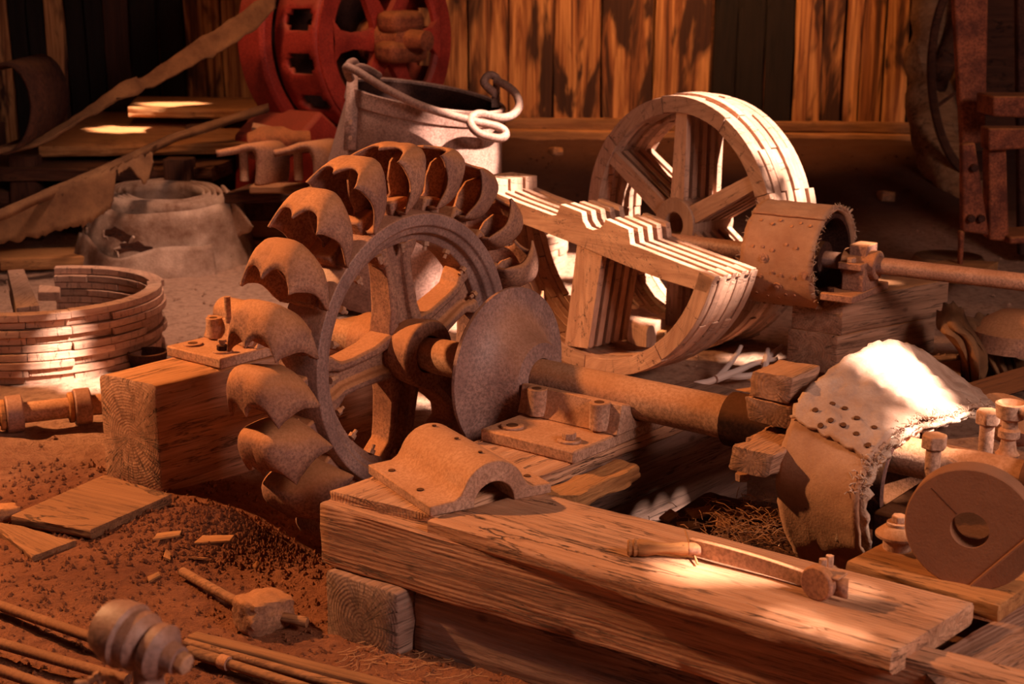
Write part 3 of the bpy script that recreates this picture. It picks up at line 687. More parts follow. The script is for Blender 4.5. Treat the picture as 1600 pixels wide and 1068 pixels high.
# ================================================================== UPPER SHAFT, PULLEY, BLOCKS
UA = V((.390, 4.282, .38)); UD = (V((1.323, 3.604, .38))-UA).normalized(); UV = V((-UD.y, UD.x, 0))
UMx = Matrix((UD, UV, V((0, 0, 1)))).transposed().to_4x4(); UMx.translation = UA
def upx(px):   # distance along the upper shaft at which it passes pixel column px
    k = (px-800)/FPX; # x = k*(depth along CF)
    a = UA-CO; return (k*a.dot(CF)-a.x)/(UD.x-k*UD.dot(CF))
us = thing('line_shaft', 'thin rusty upper shaft carrying a canvas covered drum', 'shaft', Mx=UMx)
mb = MB(); mb.lathe([(upx(995), .0001), (upx(995), .0235), (upx(1700), .0235), (upx(1700), .0001)], 28); add('shaft_rod', mb, 'rustp', UMx, us, ang=30)
a0, a1 = upx(1196), upx(1300)
mb = MB(); mb.lathe([(a0, .118), (a0, .130), (a1, .130), (a1, .118)], 56, closed=True); mb.lathe([((a0+a1)/2, .03), ((a0+a1)/2, .12), ((a0+a1)/2+.02, .12), ((a0+a1)/2+.02, .03)], 56, closed=True)
add('drum', mb, 'darkiron', UMx, us, ang=30)
mb = MB(); mb.lathe([(a1-.12, .023), (a1-.12, .05), (a1-.02, .05), (a1-.02, .023)], 24, closed=True); add('drum_hub', mb, 'darkiron', UMx, us)
def lag(r, s0, s1, t0, t1, seed):
    rows = []
    for i in range(61):
        t = t0+(t1-t0)*i/60; row = []
        for j in range(15):
            x = s0+(s1-s0)*j/14; nz = noise.noise(V((i*.25, j*.5, seed)))*.003
            if j in (0, 14): x += .006*noise.noise(V((i*.9, j, seed)))
            row.append(V((x, (r+nz)*math.cos(t), (r+nz)*math.sin(t))))
        rows.append(row)
    mb = MB(); mb.grid(rows); return mb
add('canvas_wrap', lag(.141, a0-.008, a1+.006, -1.2, 2*PI-1.2-.05, 2), 'tan', UMx, us, solid=.006, ang=60)
add('canvas_patch', lag(.149, a0-.006, a1+.008, .3, 2.15, 5), 'tan', UMx, us, solid=.007, ang=60)
fz = MB()
for i in range(330):
    t = random.uniform(.2, 5.0); e = random.choice((a1+.008, a1+.008, a0-.008)); r = .150 if .3 < t < 2.15 else .143
    p = V((e, r*math.cos(t), r*math.sin(t))); q = p+V((random.uniform(-.01, .01), random.uniform(-.012, .012), random.uniform(-.012, .012)))
    fz.tube([p, q], .0008, 4)
tag(add('loose_fibres', fz, 'fray', UMx, us), kind='stuff')
for k in range(26):
    t = 2.3+(k % 5)*.52+random.uniform(-.08, .08); x = a0+.03+(k//5)*(a1-a0-.05)/5.2+random.uniform(-.008, .008)
    p = V((x, .1425*math.cos(t), .1425*math.sin(t))); nrm = V((0, math.cos(t), math.sin(t)))
    mb = MB(); mb.cyl(p, p+nrm*.005, .0045, n=8); add('rivet', mb, 'rust', UMx, us)
for (t, xf) in ((3.05, .32), (3.62, .5), (3.3, .93)):
    p = V((a0+(a1-a0)*xf, .143*math.cos(t), .143*math.sin(t))); nrm = V((0, math.cos(t), math.sin(t)))
    mb = MB(); mb.cyl(p, p+nrm*.004, .013, n=8); mb.cyl(p, p+nrm*.009, .006, n=8); add('square_rivet', mb, 'rust', UMx, us)
# blocks (corners from their visible edges)
k1 = G(1240, 455, .29); k2 = G(1318, 466, .29); k3 = G(1466, 440, .29); kd = (k2-k1); side = (k3-k2)*1.12
def stack(name, p1, kd, side, z0, z1, label, seed):
    A = [V((p1.x, p1.y, z0)), V((p1.x, p1.y, z0))+kd, V((p1.x, p1.y, z1))+kd, V((p1.x, p1.y, z1))]
    return timber(name, A, [q+side for q in A], 'timber', label, 'timber', seed=seed, rough=.003, rnd=.05, nu=14)
stack('timber_block', k1, kd, side, .185, .29, 'upper of two stacked squared blocks, under the upper shaft bearing', 41)
stack('timber_block', k1-kd*.05-side*.01, kd, side*.93, .072, .184, 'lower of two stacked squared blocks, under the upper shaft bearing', 42)
slab('support_plank', [(1010, 625), (1500, 560), (1500, 640), (1130, 660)], .068, .04, 'orange', 'orange plank lying under the stacked squared blocks', 'plank', seed=43)
timber('sleeper_timber', [G(1100, 640, -.03), G(1180, 665, -.03), G(1180, 665, .025), G(1100, 640, .025)], [G(1500, 575, -.03), G(1560, 600, -.03), G(1560, 600, .025), G(1500, 575, .025)], 'dark', 'dark sleeper under the orange plank behind the big shaft', 'timber', seed=44)
ub = thing('plummer_block', 'closed cast bearing with a square cap on the upper stacked block', 'bearing', loc=V((UA.x, UA.y, .29))+UD*upx(1345))
cb_ = upx(1347)
def ubox(mb, x0, x1, y0, y1, z0, z1): return mb.box(x0, x1, y0, y1, z0-.38, z1-.38)
mb = MB(); ubox(mb, cb_-.065, cb_+.03, -.125, .13, .291, .312); add('base_plate', mb, 'rust', UMx, ub, bev=.003)
mb = MB(); ubox(mb, cb_-.035, cb_+.03, -.055, .055, .31, .385); mb.lathe([(cb_-.05, .024), (cb_-.05, .040), (cb_+.05, .040), (cb_+.05, .024)], 28, closed=True); add('bearing_body', mb, 'rust', UMx, ub, bev=.004)
mb = MB(); ubox(mb, cb_-.04, cb_+.03, -.075, .075, .372, .392); add('cap_flange', mb, 'rust', UMx, ub, bev=.003)
mb = MB(); ubox(mb, cb_-.028, cb_+.024, -.03, .045, .40, .435); add('oil_box', mb, 'rust', UMx, ub, bev=.003)
for y in (-.062, .062):
    mb = MB(); hexbolt(mb, (cb_-.006, y, .392-.38), (0, 0, 1), .014, .014); add('cap_bolt', mb, 'iron', UMx, ub, bev=.002)
mb = MB(); hexbolt(mb, (cb_-.045, -.10, .312-.38), (0, 0, 1), .010, .012); add('base_bolt', mb, 'darkiron', UMx, ub, bev=.001)
# ================================================================== WOODEN PATTERN WHEELS
def seg_mesh(r0, r1, th, span, n=8):
    mb = MB(); rows = []
    for k in range(n+1):
        t = span*k/n
        rows.append([V((x, r*math.cos(t), r*math.sin(t))) for x, r in ((0, r0), (th, r0), (th, r1), (0, r1))])
    mb.grid(rows, True); mb.f.append((0, 1, 2, 3)); mb.f.append(tuple(n*4+i for i in range(4))[::-1]); return mb
def lam_rim(par, Mx, R, thick, width, nlay, nseg, a0=0, a1=2*PI, mat='pattern', gap=.0012, jit=.0025):
    th = width/nlay; nn = nseg; span = (a1-a0)/nn; full = abs(a1-a0-2*PI) < 1e-4
    me = None; me2 = None
    for i in range(nlay):
        off = (.5 if i % 2 else 0)*span
        rng = range(nn) if full or off == 0 else range(-1, nn)
        for k in rng:
            t0 = a0+k*span+off; half = (not full) and off and (k == -1 or k == nn-1)
            if k == -1: t0 = a0
            dr = random.uniform(-jit, jit)
            T = Mx @ Matrix.Translation((i*th, 0, 0)) @ rotx(t0+.002) @ Matrix.Diagonal((1, 1+dr/R*1.5, 1+dr/R*1.5, 1))
            if half:
                if me2 is None: o = add('wood_segment', seg_mesh(R-thick, R, th-gap, span*.5-.006), mat, T, par, bev=.0015); me2 = o.data
                else: add('wood_segment', me2, mat, T, par, bev=.0015)
            else:
                if me is None: o = add('wood_segment', seg_mesh(R-thick, R, th-gap, span-.006), mat, T, par, bev=.0015); me = o.data
                else: add('wood_segment', me, mat, T, par, bev=.0015)
def lam_bar(par, Mx, poly, th, count, pitch, mat='pattern', name='spoke_lath', x0=0):
    me = None
    for i in range(count):
        T = Mx @ Matrix.Translation((x0+i*pitch, 0, 0))
        if me is None: me = add(name, MB().prism([(0, y, z) for y, z in poly], (th, 0, 0)), mat, T, par, bev=.0015).data
        else: add(name, me, mat, T, par, bev=.0015)
def wheel_frame(az, O):
    az = math.radians(az); ax = V((math.sin(az), math.cos(az), 0)); w_ = V((-ax.y, ax.x, 0))  # y axis: to the left
    m = Matrix((ax, w_, V((0, 0, 1)))).transposed().to_4x4(); m.translation = O; return m, ax
O1 = D(1053, 350, 4.5); F1, ax1 = wheel_frame(50, O1)
w1 = thing('wooden_spoked_wheel', 'large laminated wooden wheel standing upright with six spokes, lit white along its rim', 'wooden wheel', Mx=F1)
lam_rim(w1, F1, .405, .052, .205, 7, 9, jit=.006, gap=.003)
for deg in (88, 28, -32, -92, 208, 148):   # angle measured from -y (right) upwards
    t = math.radians(deg); R_ = F1 @ rotx(-t+PI/2) if 0 else F1 @ rotx(math.radians(90-deg)*-1 if 0 else -(math.radians(deg)-PI/2)*-1*-1)
    # local z radial after rotation about X;   right is -y
    R_ = F1 @ rotx(-(PI/2-t)*-1)
    lam_bar(w1, R_, [(-.030, .05), (.030, .05), (.024, .352), (-.024, .352)], .022, 5, .038, x0=.008)
hubm = MB(); hubm.lathe([(.0, .038), (.0, .085), (.19, .085), (.19, .038)], 20, closed=True); add('hub_block', hubm, 'pattern', F1, w1, bev=.003)
# half wheel
O2 = D(928, 342, 4.0); F2, ax2 = wheel_frame(47, O2)
w2 = thing('wooden_half_wheel', 'half of a split laminated wooden wheel, its slatted flat side up with a round notch', 'wooden wheel', Mx=F2)
iF2 = F2.inverted()
def onw(px): q = [iF2 @ PL(x, y, O2, ax2) for x, y in px]; return [(v.y, v.z) for v in q]
arc = [(.034*math.cos(u), .012-.040*abs(math.sin(u)) if 0 else .02-.05*math.sin(u)) for u in [PI*k/10 for k in range(11)]]
bar_px = [(745, 288), (802, 313), (868, 338), (876, 319), (908, 331)]
bar_px2 = [(909, 333), (911, 345), (917, 355), (926, 359), (936, 357), (943, 350), (946, 342)]
bar_px3 = [(948, 343), (982, 358), (985, 381), (1050, 406), (1118, 432), (1104, 458), (1035, 437), (975, 414), (900, 382), (802, 344), (745, 322)]
poly = onw(bar_px+bar_px2+bar_px3)
lam_bar(w2, F2, poly, .020, 5, .039, mat='pattern_bar', name='cross_lath')
low = onw([(745, 300), (802, 323), (868, 348), (885, 340), (905, 352), (926, 366), (946, 356), (975, 372), (985, 392), (1050, 416), (1115, 440), (1104, 456), (1035, 435), (975, 412), (900, 380), (802, 342), (745, 320)])
lam_bar(w2, F2, low, .018, 4, .039, mat='dark', name='spacer_lath', x0=.0205)
lam_bar(w2, F2, onw([(900, 378), (940, 392), (917, 545), (880, 540)]), .022, 5, .036, name='spoke_lath', x0=.005)
lam_rim(w2, F2, .452, .05, .19, 7, 4, a0=PI+.24, a1=2*PI-.10, jit=.002)
for s_, zz in ((1, .03), (-1, -.10)):
    pass
mb = MB(); q = onw([(735, 276), (775, 282), (775, 318), (735, 312)])
lam_bar(w2, F2, q, .05, 3, .062, name='end_block')
# flat half ring at left
ax3 = V((0, 0, 1)); c3 = V((G(62, 455, .2).x, G(62, 455, .2).y, 0))
F3m = Matrix((V((0, 0, 1)), V((1, 0, 0)), V((0, 1, 0)))).transposed().to_4x4(); F3m.translation = c3+V((0, 0, .0))
w3 = thing('wooden_half_ring', 'laminated wooden half ring of staggered blocks lying flat on the dirt at the left', 'wooden ring', Mx=F3m)
lam_rim(w3, F3m, .372, .045, .212, 9, 5, a0=-1.72, a1=1.75, jit=.009, gap=.003)
pq = [G(12, 430, .2), G(38, 428, .2), G(62, 486, .2), G(26, 490, .2)]
mb = MB(); 
for k, zz in enumerate((.198, .165, .13)):
    mb = MB(); mb.prism([p-V((0, 0, .2-zz)) for p in pq], (0, 0, .02)); add('spoke_lath', mb, 'pattern', par=w3, world=True, bev=.002)
mb = MB(); mb.prism([G(60, 470, .15), G(95, 470, .15), G(95, 462, .15), G(62, 458, .15)], (0, 0, .03)); add('hub_piece', mb, 'pattern', par=w3, world=True, bev=.003)
# ring behind the water wheel
c4 = G(838, 400, .1); F4 = Matrix((V((0, 0, 1)), V((1, 0, 0)), V((0, 1, 0)))).transposed().to_4x4(); F4.translation = V((c4.x-.25, c4.y+.25, .0))
w4 = thing('wooden_ring', 'low laminated wooden ring lying on the dirt behind the half wheel', 'wooden ring', Mx=F4)
lam_rim(w4, F4, .38, .05, .17, 6, 7, jit=.003)
slab('yellow_block', [(965, 505), (1035, 520), (1050, 508), (985, 492)], .07, .05, 'orange', 'small yellowish block of wood lying inside the wooden half wheel', 'block', rough=.003, seed=51, nu=8)
slab('curved_offcut', [(955, 478), (1010, 512), (1040, 495), (990, 470)], .10, .09, 'pattern', 'pale wooden offcut lying inside the wooden half wheel', 'block', seed=52, nu=8)
# ================================================================== BUCKET
def bucket():
    top = D(667, 146, 5.1); bot = D(622, 452, 5.15); ax = (top-bot); Hh = ax.length
    Mx = frame(bot, ax, up=(1, 0, 0)); b = thing('ore_bucket', 'large tapered metal bucket with a heavy looped wire handle, behind the wheel', 'bucket', Mx=Mx)
    rb_, rt = .37, .272
    mb = MB(); mb.lathe([(0, .001), (0, rb_), (.03, rb_+.006), (Hh-.06, rt+.008), (Hh-.055, rt+.014), (Hh-.004, rt+.012), (Hh, rt+.006), (Hh-.004, rt-.006), (.04, rb_-.015), (.035, .001)], 64)
    add('bucket_body', mb, 'tin', Mx, b, ang=30)
    mb = MB(); mb.lathe([(.05, .001), (.05, rb_-.02), (Hh-.012, rt-.008)], 64); add('rusty_lining', mb, 'darkiron', Mx, b, ang=60)
    # ears
    for px, yb, yt in (((545, 560), 235, 110), ((774, 786), 250, 128)):
        for k, x in enumerate(px):
            pass
    def ontop(x, y, dY): return D(x, y, 5.1+dY)
    mb = MB()
    P = [ontop(541, 118, -.1), ontop(560, 118, -.1), ontop(556, 236, -.16), ontop(540, 236, -.16)]
    e = add('ear_strap', MB().grid([[D(543, 112, 4.99), D(559, 112, 4.99)], [D(540, 175, 4.93), D(559, 175, 4.93)], [D(537, 234, 4.88), D(556, 234, 4.88)]]), 'tin', par=b, world=True, solid=.02)
    for y in (190, 215, 228):
        mb = MB(); p = D(548, y, 4.90); mb.cyl(p, p-V((0, .02, 0)), .007, n=8); add('rivet', mb, 'iron', par=e, world=True)
    # handle: long wire lying over the front, looped at the right
    def path(l): return resample([D(x, y, Y) for x, y, Y in l], len(l)*7)
    mb = MB(); mb.tube(path([(592, 118, 5.05), (575, 108, 4.98), (560, 104, 4.93), (546, 108, 4.88), (545, 100, 4.88), (553, 96, 4.92), (558, 104, 4.93)]), .013, 10); add('handle_hook', mb, 'tin', par=b, world=True)
    mb = MB(); mb.tube(path([(548, 124, 4.92), (541, 106, 4.88), (556, 110, 4.84), (600, 137, 4.80), (660, 166, 4.77), (730, 187, 4.76), (778, 198, 4.78), (790, 209, 4.78), (782, 216, 4.76), (762, 213, 4.75), (745, 206, 4.74), (735, 193, 4.75), (738, 182, 4.77), (752, 178, 4.8), (780, 184, 4.86), (800, 180, 4.92), (811, 166, 4.98), (806, 147, 5.02), (790, 133, 5.05), (774, 126, 5.08)]), .0145, 10)
    add('handle', mb, 'tin', par=b, world=True)
    mb = MB(); mb.tube(path([(771, 144, 5.06), (758, 132, 5.04), (757, 124, 5.05), (766, 117, 5.08), (776, 122, 5.09), (776, 134, 5.1), (770, 150, 5.1)]), .014, 10); add('handle_hook', mb, 'tin', par=b, world=True)
    mb = MB(); mb.prism([D(768, 140, 5.12), D(781, 140, 5.12), D(781, 168, 5.12), D(768, 168, 5.12)], (0, .02, 0)); add('ear_strap', mb, 'tin', par=b, world=True)
bucket()
# ================================================================== RED MACHINE
RC = D(604, 62, 6.6); RM = Matrix((MD, MV, V((0, 0, 1)))).transposed().to_4x4(); RM.translation = RC
rm = thing('red_crusher', 'large faded red spoked drum wheel in a curved red frame, at the back wall', 'machine', Mx=RM)
mb = MB(); Rr = .425; NS = 14
def sect(t): return
# slotted drum surface
na, nw = NS*8, 6
xs = [0, -.030, -.048, -.185, -.205, -.26]
for i in range(na):
    t0 = 2*PI*i/na; t1 = 2*PI*(i+1)/na
    for j in range(5):
        if j == 2 and (i % 8) in (2, 3, 4, 5): continue
        if j in (1, 3) and (i % 8) in (3, 4): continue
        mb.add([(xs[j], Rr*math.cos(t0), Rr*math.sin(t0)), (xs[j+1], Rr*math.cos(t0), Rr*math.sin(t0)), (xs[j+1], Rr*math.cos(t1), Rr*math.sin(t1)), (xs[j], Rr*math.cos(t1), Rr*math.sin(t1))], [(0, 1, 2, 3)])
add('slotted_drum', mb, 'red', RM, rm, solid=.028, bev=.0)
mb = MB(); mb.lathe([(0, .33), (.012, .345), (.012, .43), (-.02, .43), (-.02, .33)], 64, closed=True); add('front_ring', mb, 'red', RM, rm)
sp = None
for k in range(6):
    Mx = RM @ rotx(math.radians(k*60+30))
    if sp is None:
        r2 = [[V((x, y, r)) for x, y in ((-.02, -w_), (.012, -w_), (.022, 0), (.012, w_), (-.02, w_))] for r, w_ in ((.05, .07), (.12, .045), (.22, .035), (.30, .05), (.345, .10))]
        m1 = MB(); m1.grid(r2, True); sp = add('spoke', m1, 'red', Mx, rm).data
    else: add('spoke', sp, 'red', Mx, rm)
mb = MB(); mb.lathe([(-.1, .001), (-.1, .1), (.03, .1), (.06, .085), (.14, .085), (.15, .05), (.25, .045), (.25, .001)], 28); add('hub', mb, 'redrust', RM, rm)
mb = MB(); mb.box(.02, .16, -.10, .10, .03, .13); mb.box(.02, .16, -.12, .12, -.1, .0); add('hub_box', mb, 'redrust', RM, rm, bev=.035)
mb = MB(); mb.lathe([(-.29, .43), (-.29, .475), (-.31, .49), (-.45, .49), (-.47, .475), (-.47, .43)], 72, closed=True); add('outer_frame', mb, 'red', RM, rm, ang=30, bev=.004)
mb = MB(); mb.lathe([(-.45, .0001), (-.45, .44), (-.44, .44), (-.44, .0001)], 48); add('back_plate', mb, 'darkiron', RM, rm)
base_t = RC.z-.44
mb = MB(); z_ = .02-RC.z
mb.prism([(x, y, z) for x, y, z in ((-.50, -.16, z_), (-.50, -.52, z_), (-.50, -.50, -.42), (-.50, -.34, -.30), (-.50, -.16, -.44))][::-1], (.42, 0, 0))
mb.prism([(x, y, z) for x, y, z in ((-.50, .16, z_), (-.50, .16, -.44), (-.50, .34, -.30), (-.50, .50, -.42), (-.50, .52, z_))][::-1], (.42, 0, 0))
mb.box(-.50, .10, -.52, .52, z_, z_+.2)
add('frame_foot', mb, 'red', RM, rm, bev=.02)
for k in range(4):
    p = D(476+k*2, 10+60*k, 6.5)
    m1 = MB(); pts = [RM @ V((-.12+.02*math.cos(u*1.0), -.28+.004*u*0-.0, .0)) for u in range(2)]
    t = math.radians(180+35-24*k); c_ = V((-.12, .0, 0))
    hel = []
    for u in range(60):
        a = u*.6; rr_ = .34; base = V((-.125+.026*math.cos(a), -rr_*math.cos(math.radians(-30+25*k))+.0, -rr_*math.sin(math.radians(-30+25*k))+.0015*u-.045+.026*math.sin(a)))
        hel.append(base)
    m1.tube(hel, .006, 6); add('coil_spring', m1, 'darkiron', RM, rm)
# ================================================================== BACK LEFT CLUTTER
nb_ = 0
def lab(s): return s
boards = [([(60, 228), (430, 222), (445, 180), (150, 174)], .44, .05, 'dark board with a sunlit streak, top of the pile at the back left', 'orange'),
          ([(200, 167), (430, 172), (430, 153), (215, 150)], .54, .05, 'narrow board with a bright streak behind the top of the back left pile', 'orange'),
          ([(-40, 262), (330, 262), (400, 232), (-40, 232)], .36, .06, 'dark board in the middle of the pile at the back left', 'dark'),
          ([(-40, 300), (300, 292), (380, 250), (-40, 250)], .25, .07, 'lowest visible dark board of the pile at the back left', 'dark')]
for i, (px, z, th, lb, mt) in enumerate(boards): slab('piled_board', px, z, th, mt, lb, group=None, seed=60+i, rough=.01)
for i, (x, y0_, h_) in enumerate(((-2.2, 6.2, .40), (-1.5, 6.1, .40), (-2.6, 6.9, .48), (-1.6, 7.0, .46))):
    timber('pile_support', [V((x, y0_, -.05)), V((x+.12, y0_, -.05)), V((x+.12, y0_+.12, -.05)), V((x, y0_+.12, -.05))], [V((x, y0_, h_-.0)), V((x+.12, y0_, h_)), V((x+.12, y0_+.12, h_)), V((x, y0_+.12, h_))], 'dark', ['front left', 'front right', 'rear left', 'rear right'][i]+' dark post propping the board pile at the back left', 'post', seed=70+i, nu=8)
def strap(name, top, bot, Y0, Y1, mat, label, th=.01, n=50, m_=6, nz=.01, edge=.02):
    A = [D(x, y, Y0+(Y1-Y0)*i/(len(top)-1)) for i, (x, y) in enumerate(top)]; B = [D(x, y, Y0+(Y1-Y0)*i/(len(bot)-1)-.03) for i, (x, y) in enumerate(bot)]
    mb = ribbon(A, B, n, m_, nz, seed=len(name), edge=edge)
    return tag(add(name, mb, mat, world=True, solid=th, ang=60), label, 'belt')
strap('leather_belt', [(430, -25), (398, 5), (345, 40), (290, 75), (222, 122), (205, 120), (150, 158), (95, 195), (45, 222), (0, 232), (-40, 234)],
      [(430, 15), (402, 42), (350, 78), (300, 103), (240, 135), (215, 145), (160, 172), (110, 198), (60, 226), (0, 240), (-40, 242)], 6.3, 5.6, 'brownbelt', 'wide brown leather belt rising diagonally from the far left to the red drum wheel')
cpts = [D(5+44*math.cos(u), 170+70*math.sin(u), 5.65) for u in [-2.2+4.2*k/24 for k in range(25)]]
mb = MB(); rows = [[p, p+V((.05, .30, .02))] for p in cpts]; mb.grid(rows); tag(add('curled_belt', mb, 'dark', world=True, solid=.012, ang=60), 'dark curled end of a belt at the far left edge', 'belt')
strap('long_strap', [(-20, 340), (60, 305), (130, 275), (200, 246), (260, 218), (330, 194), (420, 166)], [(-20, 349), (60, 314), (130, 284), (200, 254), (260, 224), (330, 199), (420, 170)], 5.3, 6.3, 'brownbelt', 'thin dark edge strip running diagonally up behind the belt roll', th=.03, nz=.004, edge=.0)
strap('sheet_scrap', [(-20, 342), (40, 316), (90, 294), (135, 276), (165, 266), (182, 262)], [(-20, 382), (40, 372), (90, 362), (135, 350), (165, 330), (176, 316)], 5.45, 5.6, 'brownbelt', 'dusty leather sheet hanging under the diagonal strip at the left', th=.008, nz=.015, edge=.02)
strap('torn_scrap', [(182, 262), (200, 253), (222, 244), (238, 238)], [(186, 274), (203, 262), (226, 288), (240, 252)], 5.6, 5.7, 'brownbelt', 'small torn scrap hanging from the diagonal strip', th=.006, n=24, nz=.01)
# belt roll
def roll():
    c = G(262, 405, 0); Mx = Matrix.Translation(c) @ Matrix.Rotation(.10, 4, 'X') @ Matrix.Rotation(.06, 4, 'Y')
    t = thing('belt_roll', 'torn canvas belting rolled up and standing on its edge, left of the wheel', 'belt roll', Mx=Mx)
    def spiral(t0, t1, r0, r1, h0, h1, n, torn, flare=.10):
        rows = []
        for i in range(n+1):
            u = i/n; a = t0+(t1-t0)*u; r = r0+(r1-r0)*u; row = []
            top = h1+(torn*noise.noise(V((a*1.3, 2, torn*9))) if torn else 0)
            for j in range(9):
                z = h0+(top-h0)*j/8; rr_ = r+flare*(1-z/.3)*.6+.006*noise.noise(V((a*2, z*9, 4)))
                row.append(V((rr_*math.cos(a)*1.12, rr_*math.sin(a), z)))
            rows.append(row)
        mb = MB(); mb.grid(rows); return mb
    add('inner_coils', spiral(0, 2*PI*4.1, .135, .225, .02, .30, 220, .012), 'oldcanvas', Mx, t, solid=.009, ang=60)
    add('outer_coil', spiral(2*PI*.55, 2*PI*1.12, .26, .262, .0, .275, 70, .03, .13), 'oldcanvas', Mx, t, solid=.010, ang=60)
    add('torn_strip', spiral(2*PI*.58, 2*PI*.86, .285, .30, .0, .13, 40, .09, .13), 'oldcanvas', Mx, t, solid=.010, ang=60)
    A = [Mx @ V((.29, -.10, .30)), Mx @ V((.33, -.12, .27)), Mx @ V((.37, -.13, .22)), Mx @ V((.385, -.13, .20))]; B = [Mx @ V((.30, -.10, .12)), Mx @ V((.33, -.11, .16)), Mx @ V((.36, -.12, .17)), Mx @ V((.375, -.12, .185))]
    add('loose_end', ribbon(A, B, 16, 6, .004), 'oldcanvas', par=t, world=True, solid=.009)
    for (a, z, r, k) in ((4.3, .17, .046, 1), (4.55, .12, .055, 2), (3.55, .16, .04, 3)):
        rr_ = .268+.10*(1-z/.3)*.6; vs = []; cc = V((rr_*math.cos(a)*1.12, rr_*math.sin(a), z)); tn = V((-math.sin(a), math.cos(a), 0)); nn = V((math.cos(a), math.sin(a), 0))
        poly = [cc+nn*.006+tn*(r*1.5*math.cos(u)*(1+.5*noise.noise(V((u*2, k, 0)))))+V((0, 0, r*.7*math.sin(u)*(1+.7*noise.noise(V((u*3, k, 5)))))) for u in [2*PI*j/18 for j in range(18)]]
        add('torn_hole', MB().prism(poly, nn*.002), 'dark', Mx, t)
        add('torn_lip', MB().tube(poly[8:]+poly[:2], .006, 6), 'fray', Mx, t)
roll()
# iron brackets and blocks in the middle distance
def bracket(px, Y, label):
    P = D(*px[0], Y); pts = resample([D(x, y, Y) for x, y in px], 24); t = thing('iron_bracket', label, 'bracket', loc=pts[-1])
    rows = [[p+V((0, 0, 0)), p+V((.09, .16, 0))] for p in pts]; mb = MB(); mb.grid(rows); add('bent_bar', mb, 'rust', par=t, world=True, solid=.028, ang=60)
    q = pts[-1]; mb = MB(); mb.box(-.03, .24, -.02, .10, -.03, 0, Mx=Matrix.Translation(q)); add('foot', mb, 'dusk', par=t, world=True, bev=.006)
    q = pts[8]; mb = MB(); mb.cyl(q+V((-.02, .05, -.14)), q+V((-.02, .05, 0)), .018, n=10); add('pin', mb, 'iron', par=t, world=True)
bracket([(338, 240), (365, 235), (384, 230), (397, 232), (403, 245), (404, 268), (402, 290)], 5.7, 'left of two bent iron brackets beside the red machine')
bracket([(428, 240), (452, 234), (470, 228), (484, 232), (492, 248), (494, 268), (494, 290)], 5.6, 'right of two bent iron brackets beside the red machine')
slab('rail_board', [(350, 303), (500, 299), (505, 285), (390, 287)], .30, .04, 'dark', 'dark flat board under the two iron brackets', seed=81)
slab('stacked_block', [(413, 306), (500, 306), (520, 296), (425, 297)], .25, .065, 'orange', 'upper orange block under the iron brackets', 'block', seed=82, nu=8)
slab('stacked_block', [(375, 336), (500, 338), (515, 326), (385, 326)], .175, .10, 'orange', 'lower orange block under the iron brackets', 'block', seed=83, nu=8)
slab('stacked_block', [(378, 376), (520, 378), (530, 366), (400, 364)], .07, .06, 'orange', 'bottom orange board beside the belt roll', 'board', seed=84, nu=8)
timber('back_block', [D(330, 345, 6.0), D(470, 345, 6.0), D(470, 300, 6.0), D(330, 300, 6.0)], [D(330, 345, 6.4), D(470, 345, 6.4), D(470, 300, 6.4), D(330, 300, 6.4)], 'dark', 'dark block behind the orange blocks', 'block', seed=85, nu=8)
slab('flat_scrap', [(0, 405), (150, 400), (150, 385), (0, 388)], .06, .05, 'orange', 'dusty board behind the wooden half ring at the left', 'board', seed=86)
mb = MB(); mb.tube(resample([D(x, y, 6.1) for x, y in ((395, 198), (420, 203), (440, 210), (462, 214))], 10), .02, 6); tag(add('iron_scrap', mb, 'iron', world=True), 'thin bent scrap of iron lying before the red machine foot', 'scrap')
mb = MB(); p = D(425, 225, 5.9); mb.lathe([(-.10, .001), (-.10, .05), (-.04, .075), (.05, .07), (.09, .05), (.16, .045), (.16, .001)], 20, Mx=frame(p, (1, .2, .05))); tag(add('red_casting', mb, 'redrust', world=True, bev=.004), 'small rounded red casting before the red machine', 'casting')
# ================================================================== RIGHT BACK
rr_ = thing('red_iron_frame', 'rusty red iron stand with bolted uprights at the right edge', 'stand', loc=G(1530, 420, 0))
def upr(px, Y, dep, mat='redrust', name='upright'):
    P = [D(x, y, Y) for x, y in px]; mb = MB(); mb.prism(P, (0, dep, 0)); return add(name, mb, mat, par=rr_, world=True, bev=.008)
upr([(1504, 225), (1524, 222), (1546, 368), (1505, 362)], 5.2, .05); upr([(1545, 235), (1573, 232), (1577, 378), (1546, 375)], 5.25, .08)
upr([(1490, -20), (1545, -20), (1540, 222), (1504, 228)], 5.6, .05); upr([(1500, 360), (1508, 362), (1504, 425), (1499, 425)], 5.2, .03, name='leg')
upr([(1545, 200), (1640, 200), (1640, 230), (1545, 236)], 5.2, .10, name='cross_bar'); upr([(1552, 150), (1640, 150), (1640, 186), (1552, 182)], 5.3, .2, name='cross_bar'); upr([(1578, 370), (1640, 366), (1640, 378), (1578, 382)], 5.2, .2, name='cross_bar')
upr([(1590, -20), (1660, -20), (1660, 400), (1594, 400)], 5.7, .05, 'darkiron', 'side_plate')
for x, y in ((1522, 262), (1517, 341), (1533, 341)):
    p = D(x, y, 5.19); mb = MB(); mb.cyl(p+V((0, .012, 0)), p-V((0, .012, 0)), .014, n=10); add('bolt_hole', mb, 'darkiron', par=rr_, world=True)
lg = thing('bark_log', 'twisted bark covered log leaning against the back wall at the right', 'log', loc=G(1500, 350, .05))
mb = MB(); pts = resample([D(x, y, Y) for x, y, Y in ((1470, -60, 7.6), (1460, 40, 7.5), (1452, 130, 7.4), (1462, 210, 7.2), (1490, 280, 7.0), (1522, 345, 6.8))], 40)
mb.tube(pts, [.115+.03*noise.noise(V((i*.3, 0, 0))) for i in range(41)], 16)
